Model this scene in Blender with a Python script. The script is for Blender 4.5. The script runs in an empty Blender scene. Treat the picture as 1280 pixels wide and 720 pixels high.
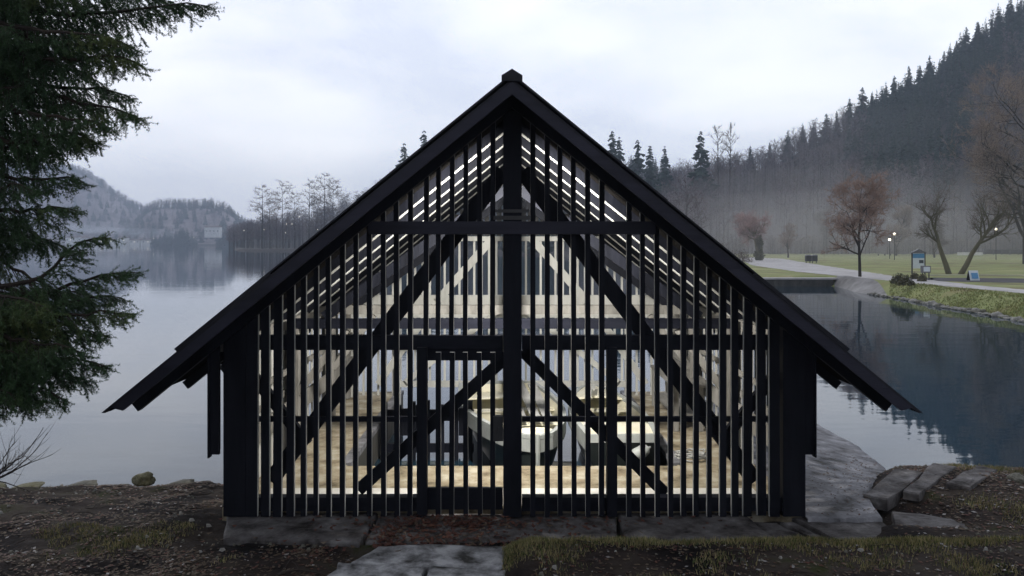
import bpy, math, random
import numpy as np
from mathutils import Vector, Matrix
R = math.radians
S = bpy.context.scene
COL = S.collection
rnd = random.Random(7)
NP = np.random.default_rng(11)
EYE, HOR, F = 3.37, 303.0, 1000.0        # eye height (m), horizon row and focal length (px of a 1280 wide frame)

def at(px, py, Y):                        # a pixel of the photo at depth Y -> world point
    return Vector(((px - 640) * Y / F, Y, EYE - (py - HOR) * Y / F))
def gx(px, Y): return (px - 640) * Y / F

# ------------------------------------------------------------------ materials
def new_mat(name):
    m = bpy.data.materials.new(name); m.use_nodes = True
    nt = m.node_tree
    return m, nt, nt.nodes['Principled BSDF']
def mat(name, cols, scale=3.0, rough=0.8, bump=0.0, bscale=None, stretch=(1, 1, 1), detail=6, spec=0.3, lo=0.3, hi=0.7, metal=0, coords='Position', rvar=0.0):
    """procedural surface: noise through a colour ramp, a second noise as bump"""
    m, nt, b = new_mat(name)
    N, L = nt.nodes, nt.links
    if coords == 'Position':
        g = N.new('ShaderNodeNewGeometry'); src = g.outputs['Position']
    else:
        g = N.new('ShaderNodeTexCoord'); src = g.outputs['Object']
    mp = N.new('ShaderNodeMapping'); mp.inputs['Scale'].default_value = stretch
    L.new(src, mp.inputs['Vector'])
    n = N.new('ShaderNodeTexNoise'); n.inputs['Scale'].default_value = scale; n.inputs['Detail'].default_value = detail
    n.inputs['Roughness'].default_value = 0.65
    L.new(mp.outputs[0], n.inputs['Vector'])
    r = N.new('ShaderNodeValToRGB'); cr = r.color_ramp
    k = len(cols)
    cr.elements[0].position = lo; cr.elements[0].color = (*cols[0], 1)
    cr.elements[1].position = hi; cr.elements[1].color = (*cols[-1], 1)
    for i in range(1, k - 1):
        e = cr.elements.new(lo + (hi - lo) * i / (k - 1)); e.color = (*cols[i], 1)
    L.new(n.outputs['Fac'], r.inputs['Fac'])
    L.new(r.outputs['Color'], b.inputs['Base Color'])
    b.inputs['Roughness'].default_value = rough
    b.inputs['Specular IOR Level'].default_value = spec
    b.inputs['Metallic'].default_value = metal
    if rvar:
        mr = N.new('ShaderNodeMapRange'); mr.inputs['To Min'].default_value = max(.02, rough - rvar); mr.inputs['To Max'].default_value = min(1, rough + rvar)
        L.new(n.outputs['Fac'], mr.inputs['Value']); L.new(mr.outputs[0], b.inputs['Roughness'])
    if bump:
        n2 = N.new('ShaderNodeTexNoise'); n2.inputs['Scale'].default_value = bscale or scale * 4; n2.inputs['Detail'].default_value = 5
        L.new(mp.outputs[0], n2.inputs['Vector'])
        bp = N.new('ShaderNodeBump'); bp.inputs['Strength'].default_value = bump; bp.inputs['Distance'].default_value = 0.02
        L.new(n2.outputs['Fac'], bp.inputs['Height']); L.new(bp.outputs[0], b.inputs['Normal'])
    return m
def lamp_mat(name, col, s):
    m, nt, b = new_mat(name)
    b.inputs['Base Color'].default_value = (.8, .8, .75, 1)
    b.inputs['Emission Color'].default_value = (*col, 1); b.inputs['Emission Strength'].default_value = s
    return m

M = {}
M['black_wood'] = mat('black_wood', [(.003, .0035, .006), (.007, .008, .013), (.013, .014, .021)], 2.2, .66, .35, 9, (1.5, 1.5, .25), spec=.13, rvar=.12)
M['black_wood_h'] = mat('black_wood_h', [(.003, .0035, .007), (.007, .008, .014), (.014, .015, .024)], 2.2, .66, .35, 9, (.25, 1.5, 1.5), spec=.13, rvar=.12)
M['barge_paint'] = mat('barge_paint', [(.012, .012, .020), (.022, .022, .036), (.032, .032, .050)], 2.2, .6, .35, 9, (.25, 1.5, 1.5), spec=.25)
M['landing'] = mat('landing', [(.13, .125, .12), (.24, .23, .225), (.33, .32, .315)], .7, .9, .5, 12, detail=12)
M['roof_shingle'] = mat('roof_shingle', [(.010, .010, .014), (.02, .02, .027), (.032, .031, .039)], 3, .75, .5, 14, (1, 2, 1))
M['rear_dark'] = mat('rear_dark', [(.03, .03, .03), (.07, .07, .07)], 2, .8, .3, 10, (1, 1, .3))
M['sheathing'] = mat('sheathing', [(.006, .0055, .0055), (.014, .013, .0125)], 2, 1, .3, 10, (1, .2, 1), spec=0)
M['pale_wood'] = mat('pale_wood', [(.36, .36, .335), (.52, .52, .49), (.62, .62, .59)], 2.0, .75, .3, 11, (2, 2, .3), lo=.25, hi=.75)
M['grey_wood'] = mat('grey_wood', [(.13, .125, .115), (.24, .23, .21), (.33, .32, .30)], 2.5, .8, .35, 12, (2, .5, .6))
M['beige_concrete'] = mat('beige_concrete', [(.10, .08, .05), (.25, .205, .135), (.36, .31, .22), (.48, .44, .35)], 2.3, .85, .6, 22, detail=13, lo=.34, hi=.64)
M['lamplit_strip'] = mat('lamplit_strip', [(.55, .53, .48), (.78, .76, .71)], 3, .8, .2, 20)
M['slat_edge_lit'] = mat('slat_edge_lit', [(.50, .50, .48), (.70, .70, .67)], 3, .8, .2, 12, (1, 1, .3))
M['concrete'] = mat('concrete', [(.035, .034, .034), (.13, .13, .14), (.20, .20, .215), (.31, .31, .33)], 2.0, .82, .7, 20, detail=14, lo=.36, hi=.64)
M['dark_concrete'] = mat('dark_concrete', [(.018, .015, .014), (.07, .063, .062), (.12, .113, .113), (.20, .19, .19)], 3.0, .85, .7, 19, detail=14, lo=.36, hi=.68)
M['slip_wall'] = mat('slip_wall', [(.03, .03, .028), (.10, .095, .085)], 2, .7, .5, 8, (1, 1, .4))
M['soil'] = mat('soil', [(.006, .005, .005), (.014, .011, .011), (.030, .023, .020), (.045, .037, .030), (.030, .034, .012)], .9, .97, 1.0, 14, detail=13, lo=.34, hi=.66, spec=.1)
M['lawn_soil'] = mat('lawn_soil', [(.025, .02, .014), (.05, .038, .022), (.05, .055, .02)], 1.7, .95, .9, 20, detail=11)
M['path_stone'] = mat('path_stone', [(.035, .034, .032), (.20, .20, .205), (.42, .42, .43)], 3.4, .75, .8, 11, (1, 1, 1), detail=13, lo=.36, hi=.62)
M['pale_rock'] = mat('pale_rock', [(.10, .095, .085), (.26, .25, .23), (.40, .39, .36)], 3.0, .85, .8, 8, detail=9, coords='Object')
M['rock'] = mat('rock', [(.05, .048, .04), (.13, .125, .10), (.21, .20, .17)], 3.0, .85, .8, 8, detail=9, coords='Object')
M['mossy_rock'] = mat('mossy_rock', [(.05, .055, .025), (.14, .13, .075), (.25, .235, .17)], 5.0, .9, .8, 12, detail=9, coords='Object')
M['leaf_red'] = mat('leaf_red', [(.03, .012, .010), (.075, .028, .02), (.13, .06, .035)], 9, .7)
M['leaf_brown'] = mat('leaf_brown', [(.03, .02, .014), (.08, .055, .035), (.17, .14, .11)], 9, .8)
M['leaf_pale'] = mat('leaf_pale', [(.14, .13, .13), (.30, .28, .27)], 9, .6)
M['grass_green'] = mat('grass_green', [(.05, .07, .018), (.11, .14, .035)], 3, .7)
M['grass_straw'] = mat('grass_straw', [(.17, .14, .06), (.42, .36, .18)], 3, .8)
M['park_grass'] = mat('park_grass', [(.14, .12, .065), (.24, .22, .095), (.22, .25, .095), (.28, .29, .12), (.36, .32, .18)], .2, .95, 1.0, 4, detail=15, lo=.34, hi=.66)
M['forest_floor'] = mat('forest_floor', [(.025, .02, .018), (.05, .04, .035)], .05, .95)
M['asphalt'] = mat('asphalt', [(.055, .052, .056), (.085, .08, .086)], .4, .9, .3, 30)
M['gravel_path'] = mat('gravel_path', [(.32, .295, .285), (.46, .44, .435), (.56, .54, .535)], .6, .9, .3, 25)
M['conifer'] = mat('conifer', [(.008, .020, .014), (.018, .040, .026), (.036, .060, .032)], .05, .9, detail=4)
M['conifer_b'] = mat('conifer_b', [(.016, .024, .016), (.034, .045, .026), (.05, .055, .03)], .06, .9, detail=4)
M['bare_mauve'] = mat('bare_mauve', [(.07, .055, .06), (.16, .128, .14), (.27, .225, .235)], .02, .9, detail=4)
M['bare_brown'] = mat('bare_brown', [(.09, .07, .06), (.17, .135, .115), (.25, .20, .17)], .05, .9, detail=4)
M['bark'] = mat('bark', [(.03, .026, .022), (.075, .066, .055)], 1.5, .9, .5, 8, (1, 1, .3))
M['bark_moss'] = mat('bark_moss', [(.08, .075, .05), (.17, .155, .10)], 1.5, .9, .5, 8, (1, 1, .3))
M['twig_rust'] = mat('twig_rust', [(.28, .19, .15), (.44, .31, .25)], .6, .9)
M['twig_pink'] = mat('twig_pink', [(.38, .25, .24), (.52, .38, .35)], .6, .9)
M['twig_grey'] = mat('twig_grey', [(.12, .10, .09), (.22, .185, .165)], .6, .9)
M['twig_tan'] = mat('twig_tan', [(.22, .17, .14), (.38, .30, .255)], .4, .9)
M['ivy'] = mat('ivy', [(.06, .065, .035), (.13, .13, .07)], 1.2, .8)
M['needle'] = mat('needle', [(.020, .046, .022), (.048, .094, .038), (.14, .155, .04)], .9, .6, detail=5, lo=.28, hi=.78)
M['spruce_bark'] = mat('spruce_bark', [(.018, .014, .012), (.05, .038, .03)], 4, .9, .7, 20, (1, 1, .4))
M['boat_cream'] = mat('boat_cream', [(.66, .61, .44), (.78, .74, .58), (.82, .79, .68)], 2, .45, .1, 8, spec=.4)
M['boat_hull'] = mat('boat_hull', [(.012, .016, .016), (.03, .036, .034)], 2, .4, .1, 8, spec=.5)
M['boat_rail'] = mat('boat_rail', [(.30, .32, .31), (.46, .48, .46)], 3, .5)
M['plank_grey'] = mat('plank_grey', [(.28, .28, .27), (.48, .48, .46)], 3, .7, .3, 10, (3, .4, 1))
M['black_metal'] = mat('black_metal', [(.012, .012, .014), (.03, .03, .033)], 4, .5, spec=.5)
M['grey_metal'] = mat('grey_metal', [(.12, .12, .13), (.2, .2, .21)], 4, .45, spec=.5, metal=.6)
M['sign_blue'] = mat('sign_blue', [(.10, .27, .48), (.13, .32, .55)], 2, .5)
M['sign_white'] = mat('sign_white', [(.62, .68, .74), (.72, .77, .80)], 2, .5)
M['sign_dark'] = mat('sign_dark', [(.03, .04, .05), (.09, .10, .11)], 4, .5)
M['house_wall'] = mat('house_wall', [(.70, .69, .67), (.82, .81, .80)], .5, .85)
M['house_roof'] = mat('house_roof', [(.10, .07, .06), (.18, .13, .11)], .5, .85)
M['window_dark'] = mat('window_dark', [(.03, .04, .05), (.05, .06, .08)], 2, .2, spec=.6)
M['warm_lamp'] = lamp_mat('warm_lamp', (1, .88, .68), 5)
M['shore_glow'] = lamp_mat('shore_glow', (1, .88, .70), 2.2)
M['window_glow'] = lamp_mat('window_glow', (1, .88, .70), .9)
M['tube_lamp'] = lamp_mat('tube_lamp', (1, .93, .80), 12)
M['shrub_leaf'] = mat('shrub_leaf', [(.08, .08, .045), (.16, .145, .09)], 2, .85)

def water_mat():
    m, nt, b = new_mat('lake_water')
    N, L = nt.nodes, nt.links
    b.inputs['Base Color'].default_value = (.011, .032, .052, 1)
    b.inputs['Roughness'].default_value = .025
    b.inputs['IOR'].default_value = 1.42
    g = N.new('ShaderNodeNewGeometry'); mp = N.new('ShaderNodeMapping'); mp.inputs['Scale'].default_value = (.35, 1, 1)
    L.new(g.outputs['Position'], mp.inputs['Vector'])
    n = N.new('ShaderNodeTexNoise'); n.inputs['Scale'].default_value = .9; n.inputs['Detail'].default_value = 3
    L.new(mp.outputs[0], n.inputs['Vector'])
    n2 = N.new('ShaderNodeTexNoise'); n2.inputs['Scale'].default_value = .03; n2.inputs['Detail'].default_value = 2
    L.new(mp.outputs[0], n2.inputs['Vector'])
    mu = N.new('ShaderNodeMath'); mu.operation = 'MULTIPLY'
    L.new(n.outputs['Fac'], mu.inputs[0]); L.new(n2.outputs['Fac'], mu.inputs[1])
    bp = N.new('ShaderNodeBump'); bp.inputs['Strength'].default_value = .055; bp.inputs['Distance'].default_value = .3
    L.new(mu.outputs[0], bp.inputs['Height']); L.new(bp.outputs[0], b.inputs['Normal'])
    return m
M['water'] = water_mat()

# ------------------------------------------------------------------ mesh helpers
class MB:
    def __init__(s): s.v, s.f, s.m = [], [], []
    def add(s, vs, fs, m=0):
        b = len(s.v); s.v += [tuple(p) for p in vs]
        for k, f in enumerate(fs):
            s.f.append(tuple(b + i for i in f)); s.m.append(m[k] if isinstance(m, (list, tuple)) else m)
        return s
    FB = [(0, 3, 2, 1), (4, 5, 6, 7), (0, 1, 5, 4), (1, 2, 6, 5), (2, 3, 7, 6), (3, 0, 4, 7)]   # bottom top front(-y) right back left
    def box(s, x0, x1, y0, y1, z0, z1, m=0):
        return s.add([(x0, y0, z0), (x1, y0, z0), (x1, y1, z0), (x0, y1, z0), (x0, y0, z1), (x1, y0, z1), (x1, y1, z1), (x0, y1, z1)], MB.FB, m)
    def hexa(s, p, m=0): return s.add(p, MB.FB, m)
    def bar(s, a, b, w, h, up=(0, 0, 1), m=0):
        a, b = Vector(a), Vector(b); d = (b - a).normalized(); up = Vector(up)
        x = d.cross(up)
        if x.length < 1e-4: x = d.cross(Vector((1, 0, 0)))
        x.normalize(); u = x.cross(d)
        q = lambda c, i, j: c + x * (w / 2 * i) + u * (h / 2 * j)
        return s.add([q(a, -1, -1), q(a, 1, -1), q(b, 1, -1), q(b, -1, -1), q(a, -1, 1), q(a, 1, 1), q(b, 1, 1), q(b, -1, 1)], MB.FB, m)
    def tube(s, pts, rad, n=8, m=0, cap=True):
        pts = [Vector(p) for p in pts]; b0 = len(s.v); prev = None
        for i, p in enumerate(pts):
            d = (pts[min(i + 1, len(pts) - 1)] - pts[max(i - 1, 0)]).normalized()
            if prev is None:
                x = d.cross(Vector((0, 0, 1)))
                if x.length < .05: x = d.cross(Vector((1, 0, 0)))
            else: x = prev - d * prev.dot(d)
            x.normalize(); prev = x; y = d.cross(x)
            r = rad[i] if isinstance(rad, (list, tuple)) else rad
            for k in range(n):
                a = 2 * math.pi * k / n
                s.v.append(tuple(p + x * (r * math.cos(a)) + y * (r * math.sin(a))))
        for i in range(len(pts) - 1):
            for k in range(n):
                k2 = (k + 1) % n
                s.f.append((b0 + i * n + k, b0 + i * n + k2, b0 + (i + 1) * n + k2, b0 + (i + 1) * n + k)); s.m.append(m)
        if cap:
            s.f.append(tuple(b0 + k for k in reversed(range(n)))); s.m.append(m)
            e = b0 + (len(pts) - 1) * n
            s.f.append(tuple(e + k for k in range(n))); s.m.append(m)
        return s
    def prism(s, poly, y0, y1, m=0):       # an x-z outline pushed along y
        n = len(poly)
        vs = [(x, y0, z) for x, z in poly] + [(x, y1, z) for x, z in poly]
        fs = [tuple(range(n)), tuple(reversed(range(n, 2 * n)))] + [(i, i + n, (i + 1) % n + n, (i + 1) % n) for i in range(n)]
        return s.add(vs, fs, m)
    def slab(s, poly, z0, z1, m=0):        # an x-y outline pushed along z (z may be a function)
        n = len(poly); g = lambda z, x, y: z(x, y) if callable(z) else z
        vs = [(x, y, g(z0, x, y)) for x, y in poly] + [(x, y, g(z1, x, y)) for x, y in poly]
        fs = [tuple(reversed(range(n))), tuple(range(n, 2 * n))] + [(i, (i + 1) % n, (i + 1) % n + n, i + n) for i in range(n)]
        return s.add(vs, fs, m)
    def build(s, name, mats, parent=None, smooth=False, bevel=0):
        me = bpy.data.meshes.new(name); me.from_pydata(s.v, [], s.f)
        mats = mats if isinstance(mats, (list, tuple)) else [mats]
        for k in mats: me.materials.append(M[k])
        if len(mats) > 1: me.polygons.foreach_set('material_index', s.m)
        if smooth: me.polygons.foreach_set('use_smooth', [True] * len(me.polygons))
        me.update()
        o = bpy.data.objects.new(name, me); COL.objects.link(o)
        if parent is not None: o.parent = parent
        if bevel:
            md = o.modifiers.new('edge', 'BEVEL'); md.width = bevel; md.segments = 2; md.limit_method = 'ANGLE'
        return o
def tri_obj(name, T, mats, parent=None, mi=None):
    """triangle soup (N,3,3) as one mesh object"""
    T = np.asarray(T, dtype=np.float32); n = len(T)
    me = bpy.data.meshes.new(name)
    me.vertices.add(n * 3); me.vertices.foreach_set('co', T.reshape(-1))
    me.loops.add(n * 3); me.loops.foreach_set('vertex_index', np.arange(n * 3, dtype=np.int32))
    me.polygons.add(n); me.polygons.foreach_set('loop_start', np.arange(0, n * 3, 3, dtype=np.int32))
    mats = mats if isinstance(mats, (list, tuple)) else [mats]
    for k in mats: me.materials.append(M[k])
    if mi is not None: me.polygons.foreach_set('material_index', np.asarray(mi, dtype=np.int32))
    me.update(calc_edges=True)
    o = bpy.data.objects.new(name, me); COL.objects.link(o)
    if parent is not None: o.parent = parent
    return o
def tag(o, label=None, cat=None, group=None, kind=None):
    for k, v in (('label', label), ('category', cat), ('group', group), ('kind', kind)):
        if v: o[k] = v
    return o
def thing(name, label, cat, loc=(0, 0, 0), group=None):
    o = bpy.data.objects.new(name, None); COL.objects.link(o); o.location = loc
    o.empty_display_size = .2
    return tag(o, label, cat, group)
def copy_tree(o, parent=None):
    c = o.copy(); COL.objects.link(c)
    if parent is not None: c.parent = parent
    for ch in list(o.children): copy_tree(ch, c)
    return c
# ------------------------------------------------------------------ the boathouse
SL = .8136; A = math.atan(SL); CA, SA, TA = math.cos(A), math.sin(A), math.tan(A)
APEX = 5.30
YF, YB = 10.0, 17.4                       # front and rear gable frames
def slope(mb, side, s0, s1, t0, t1, y0, y1, k=0.0, m=0):
    """a board lying along the roof slope: s down the slope, t below the roof top; mitred at the ridge, end cut leaning by k"""
    def P(s, t, y):
        return (side * (s * CA - t * SA), y, APEX - s * SA - t * CA)
    a0, a1 = max(s0, t0 * TA), max(s0, t1 * TA)
    e0, e1 = s1, s1 - (t1 - t0) * k
    p = [P(a1, t1, y0), P(e1, t1, y0), P(e1, t1, y1), P(a1, t1, y1), P(a0, t0, y0), P(e0, t0, y0), P(e0, t0, y1), P(a0, t0, y1)]
    if side < 0: p = [p[1], p[0], p[3], p[2], p[5], p[4], p[7], p[6]]
    mb.hexa(p, m)
def under(x, t=.2): return APEX - SL * abs(x) - t / CA      # height of the roof's underside at x

bh = thing('boathouse', 'black slatted timber boathouse with a steep gabled roof at the water edge', 'boathouse', (0, 0, 0))
# roof
r = MB()
for sd in (-1, 1):
    slope(r, sd, 0.02, 6.12, .036, .066, 9.2, 18.3, 1.1)
    slope(r, sd, 3.6, 5.00, .014, .035, 9.19, 18.31)
    slope(r, sd, 0.02, 2.30, -.012, .010, 9.18, 18.32)
roof = r.build('roof', 'roof_shingle', bh)
r = MB(); slopes = ((-1), 1)
for sd in slopes: slope(r, sd, 2.28, 5.0, -.004, .0135, 9.185, 18.315)
r.build('shingle_course', 'roof_shingle', roof)
r = MB(); r.prism([(-.12, 5.22), (.12, 5.22), (.12, 5.285), (0, 5.36), (-.12, 5.285)], 9.16, 18.34)
r.build('ridge_cap', 'roof_shingle', roof)
for sd in (-1, 1):
    r = MB(); slope(r, sd, 0, 5.98, .068, .178, 9.17, 9.215, .75)
    r.build('barge_board', 'barge_paint', roof)
# ceiling boarding under the sheets, so the inside reads dark
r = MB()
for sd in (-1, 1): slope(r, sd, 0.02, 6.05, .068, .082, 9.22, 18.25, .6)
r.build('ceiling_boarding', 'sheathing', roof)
# rafters with tails, and the pale lath nailed under each
for y in (9.84, 11.35, 12.75, 14.1, 15.45, 16.8, 17.9):
    for sd in (-1, 1):
        w = .11 if y < 10 else .09
        r = MB(); slope(r, sd, 0, 6.10, .084, .205, y, y + w)
        ra = r.build('rafter', 'black_wood', bh)
        if 11 < y < 17.5:
            r = MB(); slope(r, sd, .3, 4.75, .207, .224, y - .012, y + w + .012)
            r.build('lath', 'pale_wood', ra)
for x in (-3.66, 3.66):
    r = MB(); r.box(x - .07, x + .07, 10.15, 17.3, 1.98, 2.14); r.build('wall_plate', 'grey_wood', bh)
r = MB(); r.box(-.06, .06, 9.96, 18.2, 4.86, 5.02); r.build('ridge_beam', 'sheathing', bh)

# front gable
r = MB(); r.box(-.11, .12, 9.93, 10.16, -.045, 5.0); r.build('king_post', 'black_wood', bh, bevel=.006)
r = MB(); r.box(-1.78, 1.78, 9.89, 10.12, 3.47, 3.63); r.build('tie_beam', 'barge_paint', bh, bevel=.008)
r = MB(); r.box(-3.32, -.115, 10.03, 10.17, 2.02, 2.20); r.box(.125, 3.34, 10.03, 10.17, 2.02, 2.20); r.build('middle_beam', 'black_wood_h', bh)
r = MB(); r.box(-3.30, -1.17, 10.03, 10.10, 1.12, 1.18); r.box(.125, 3.34, 10.03, 10.10, 1.12, 1.18); r.build('guard_rail', 'black_wood_h', bh)
r = MB(); r.box(-3.6, -1.18, 10.03, 10.18, 0.0, .17); r.box(.125, 3.6, 10.03, 10.18, 0.0, .17); r.build('sill_beam', 'black_wood_h', bh)
for x0, x1 in ((-3.60, -3.32), (3.38, 3.66)):
    r = MB(); r.box(x0, x1, 9.97, 10.22, -.05, 2.35); r.build('corner_post', 'black_wood', bh, bevel=.006)
P = lambda px, py, y=10.12: Vector(((px - 640) / 100, y, (640 - py) / 100))
for a, b, w, y in (((629, 212), (333, 606), .20, 10.2), ((653, 212), (949, 606), .20, 10.2), ((653, 441), (836, 624), .15, 10.24),
                   ((305, 470), (378, 562), .13, 10.26), ((979, 470), (906, 562), .13, 10.26)):
    r = MB(); r.bar(P(*a, y), P(*b, y), .09, w, up=(0, 0, 1)); r.build('diagonal_brace', 'black_wood', bh)
SLM = [1, 1, 0, 1, 1, 1]                  # black face; lamp glow painted pale on edges and back
def slat(mb, px, w=.066, z0=-.04, z1=None, y0=9.965, y1=10.02):
    x = (px - 640) / 100; w *= rnd.uniform(.93, 1.08); j = rnd.uniform(-.004, .004); l = rnd.uniform(-.007, .007)
    z1 = z1 if z1 is not None else under(x, .12)
    p = [(x - w / 2 + l, y0 + j, z0), (x + w / 2 + l, y0 + j, z0), (x + w / 2 + l, y1 + j, z0), (x - w / 2 + l, y1 + j, z0),
         (x - w / 2 - l, y0 + j, z1), (x + w / 2 - l, y0 + j, z1), (x + w / 2 - l, y1 + j, z1), (x - w / 2 - l, y1 + j, z1)]
    mb.hexa(p, SLM)
left_fixed = [316, 332.5, 348, 364, 380, 395.5, 411, 428.5, 445, 462, 479.5, 496, 513]
gate_slats = [548, 565, 582, 599.6, 616]
right_fixed = [666, 684, 700, 717, 734.5, 752, 786, 803, 821, 837.5, 854, 870, 886, 903, 918, 934, 951, 967]
r = MB()
for i, px in enumerate(left_fixed): slat(r, px, .15 if px < 320 else (.105 if px < 355 else (.09 if px < 370 else .062)), z0=rnd.uniform(-.055, -.035))
for px in right_fixed: slat(r, px, .13 if px > 960 else (.105 if px > 925 else (.085 if px > 895 else .061)), z0=rnd.uniform(-.055, -.035))
r.build('slat_screen', ['black_wood', 'slat_edge_lit'], bh)
r = MB()
for px in gate_slats + [533]: slat(r, px, .061, z0=2.21)
r.build('gable_slats', ['black_wood', 'slat_edge_lit'], bh)
for px in (527.5, 764.5):
    r = MB(); r.box((px - 6) / 100 - 6.4, (px + 6.5) / 100 - 6.4, 9.95, 10.09, -.045, 2.06); r.build('gate_post', 'black_wood', bh)
g = MB()
for px in gate_slats: slat(g, px, .061, z0=-.03, z1=2.0)
gate = g.build('gate', ['black_wood', 'slat_edge_lit'], bh)
for z0, z1 in ((1.89, 2.03), (.02, .29)): g = MB(); g.box(-1.06, -.115, 10.03, 10.09, z0, z1); g.build('gate_rail', 'black_wood_h', gate)
g = MB(); g.bar(P(634, 447, 10.13), P(446, 616, 10.13), .07, .15); g.build('gate_brace', 'black_wood', gate)
g = MB(); g.box(-.235, -.112, 9.93, 10.02, .90, 1.21); g.box(-.175, -.165, 9.915, 9.93, 1.02, 1.08); g.build('lock_case', 'black_metal', gate, bevel=.004)
# metal straps where braces meet the king post
g = MB(); g.box(-.23, .235, 9.92, 9.928, 3.65, 3.70); g.box(-.21, .215, 9.92, 9.928, 3.74, 3.78); g.build('iron_strap', 'black_metal', bh)

# trusses behind
for y, mt in ((12.5, 'black_wood_h'), (15.0, 'grey_wood')):
    r = MB(); r.box(-3.5, 3.5, y, y + .16, 2.02, 2.17 if y < 13 else 2.19); tr = r.build('roof_truss', mt, bh)
    r = MB(); r.box(-.1, .1, y + .02, y + .14, 2.192, 4.84); r.build('truss_post', 'black_wood', tr)
    for sd in (-1, 1):
        r = MB(); r.bar((sd * .12, y + .08, 4.2), (sd * 2.95, y + .08, 2.2), .10, .16); r.build('truss_strut', 'black_wood', tr)
        r = MB(); r.bar((sd * 3.42, y + .08, .0), (sd * 3.42, y + .08, 2.018), .16, .16); r.build('truss_leg', 'grey_wood', tr)
        r = MB(); r.bar((sd * 3.36, y + .08, 1.0), (sd * 2.6, y + .08, 2.0), .09, .11); r.build('knee_brace', 'grey_wood', tr)
# rear gable: pale frame, slats above the slip
r = MB()
r.box(-3.55, 3.55, YB, YB + .14, 1.99, 2.22); r.box(-1.9, 1.9, YB, YB + .12, 3.40, 3.50)
r.box(-2.5, 2.5, YB, YB + .10, .22, .35); r.box(-3.55, 3.55, YB + .15, YB + .19, 1.72, 1.86)
for x in (-3.55, 3.45, -2.56, 2.46): r.box(x, x + .13, YB - .01, YB + .13, .0 if abs(x) > 3 else -.6, 2.0)
r.box(-.09, .09, YB - .012, YB + .13, .36, 3.40)
for sd in (-1, 1):
    r.bar((sd * .42, YB - .06, 3.46), (sd * 1.62, YB - .06, 2.1), .07, .17); r.bar((sd * 1.7, YB - .05, 2.0), (sd * 2.9, YB - .05, .3), .07, .15)
    r.bar((sd * .15, YB - .07, 2.0), (sd * 2.3, YB - .07, .35), .06, .12)
rear = r.build('rear_frame', 'pale_wood', bh)
r = MB(); x = -3.42
while x < 3.45:
    top = min(3.42, under(x, .25)) if abs(x) < 3.1 else 2.0
    if abs(x) > .12:
        r.box(x - .023, x + .023, YB + .142, YB + .148 + .03, .30 if abs(x) < 2.5 else .02, top)
    x += .162
r.build('rear_slats', 'pale_wood', rear)
r = MB(); x = -1.9
while x < 1.95:
    if abs(x) > .1: r.box(x - .05, x + .05, YB + .125, YB + .165, 3.52, under(x, .25))
    x += .135
r.build('gable_boards', 'rear_dark', rear)
# side walls: pale lower slats, a grey plank rail, black hung cladding outside
for sd in (-1, 1):
    X = sd * 3.56
    w = MB(); w.box(sd * 3.60 - .03, sd * 3.60 + .03, 10.45, 17.3, .95, 1.05); wall = w.build('side_wall', 'grey_wood', bh)
    for y in (10.5, 12.7, 15.2, 17.25): w = MB(); w.box(X - .06, X + .06, y, y + .12, .0, 1.975); w.build('wall_post', 'grey_wood', wall)
    w = MB(); w.box(sd * 3.47 - .02, sd * 3.47 + .02, 10.3, 17.35, .62, .90); w.box(sd * 3.47 - .02, sd * 3.47 + .02, 10.3, 17.35, 1.34, 1.42); w.build('plank_rail', 'grey_wood', wall)
    w = MB(); y = 10.45
    while y < 17.3:
        w.box(sd * 3.60 - .008, sd * 3.60 + .008, y, y + .09, .03, 1.98); y += .30
    w.build('wall_slats', 'pale_wood', wall)
    w = MB(); y = 9.95
    while y < 17.4:
        z0 = .70 + rnd.uniform(-.015, .015)
        w.box(sd * 3.78 - .01, sd * 3.78 + .01, y, y + .10, z0, 2.17)
        y += .30
    w.box(min(sd * 3.66, sd * 3.80), max(sd * 3.66, sd * 3.80), 9.99, 10.04, .72, 2.12)
    w.build('hung_cladding', 'black_wood', wall)

# floor of the house: a U of concrete round the slip
f = MB()
f.box(-3.68, 3.68, 10.16, 12.08, -.9, -.004); f.box(-3.68, -2.5, 12.08, 18.1, -.9, -.004); f.box(2.5, 3.68, 12.08, 18.1, -.9, -.004)
tag(f.build('floor', 'beige_concrete'), kind='structure')
f = MB(); f.box(-3.3, 3.3, 10.25, 10.97, -.0035, .001); tag(f.build('lamplit_floor_strip', 'lamplit_strip'), kind='structure')  # pool of lamp light behind the sill, painted as a whiter floor strip
f = MB(); f.box(-2.499, 2.499, 12.083, 12.12, -.95, -.06); f.box(-2.499, -2.46, 12.12, 18.08, -.95, -.06); f.box(2.46, 2.499, 12.12, 18.08, -.95, -.06)
tag(f.build('quay_wall', 'slip_wall'), kind='structure')
# stone coping lips along the slip
f = MB(); f.box(-2.60, -2.44, 12.125, 18.05, -.055, .03); f.box(2.44, 2.60, 12.125, 18.05, -.055, .03)
tag(f.build('quay_coping', 'concrete'), kind='structure')

# lamp inside, hung under the ridge behind the king post
lamp = thing('tube_lamp', 'slim lit tube lamp hung under the ridge behind the king post', 'lamp', (0, 10.42, 4.05))
l = MB(); l.box(-.05, .05, -.02, .5, .03, .08); l.box(-.006, .006, .2, .21, .08, .72); l.build('housing', 'black_metal', lamp)
l = MB(); l.tube([(0, 0, 0), (0, .48, 0)], .018, 8); l.build('tube', 'tube_lamp', lamp)
ld = bpy.data.lights.new('lamp_light', 'AREA'); ld.shape = 'RECTANGLE'; ld.size = .12; ld.size_y = .5; ld.energy = 600; ld.color = (1, .965, .90); ld.spread = R(160)
lo = bpy.data.objects.new('lamp_light', ld); COL.objects.link(lo); lo.parent = lamp; lo.location = (0, .1, -.05)
lo.rotation_euler = Vector((0, 1, -.6)).to_track_quat('-Z', 'Y').to_euler()

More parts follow.
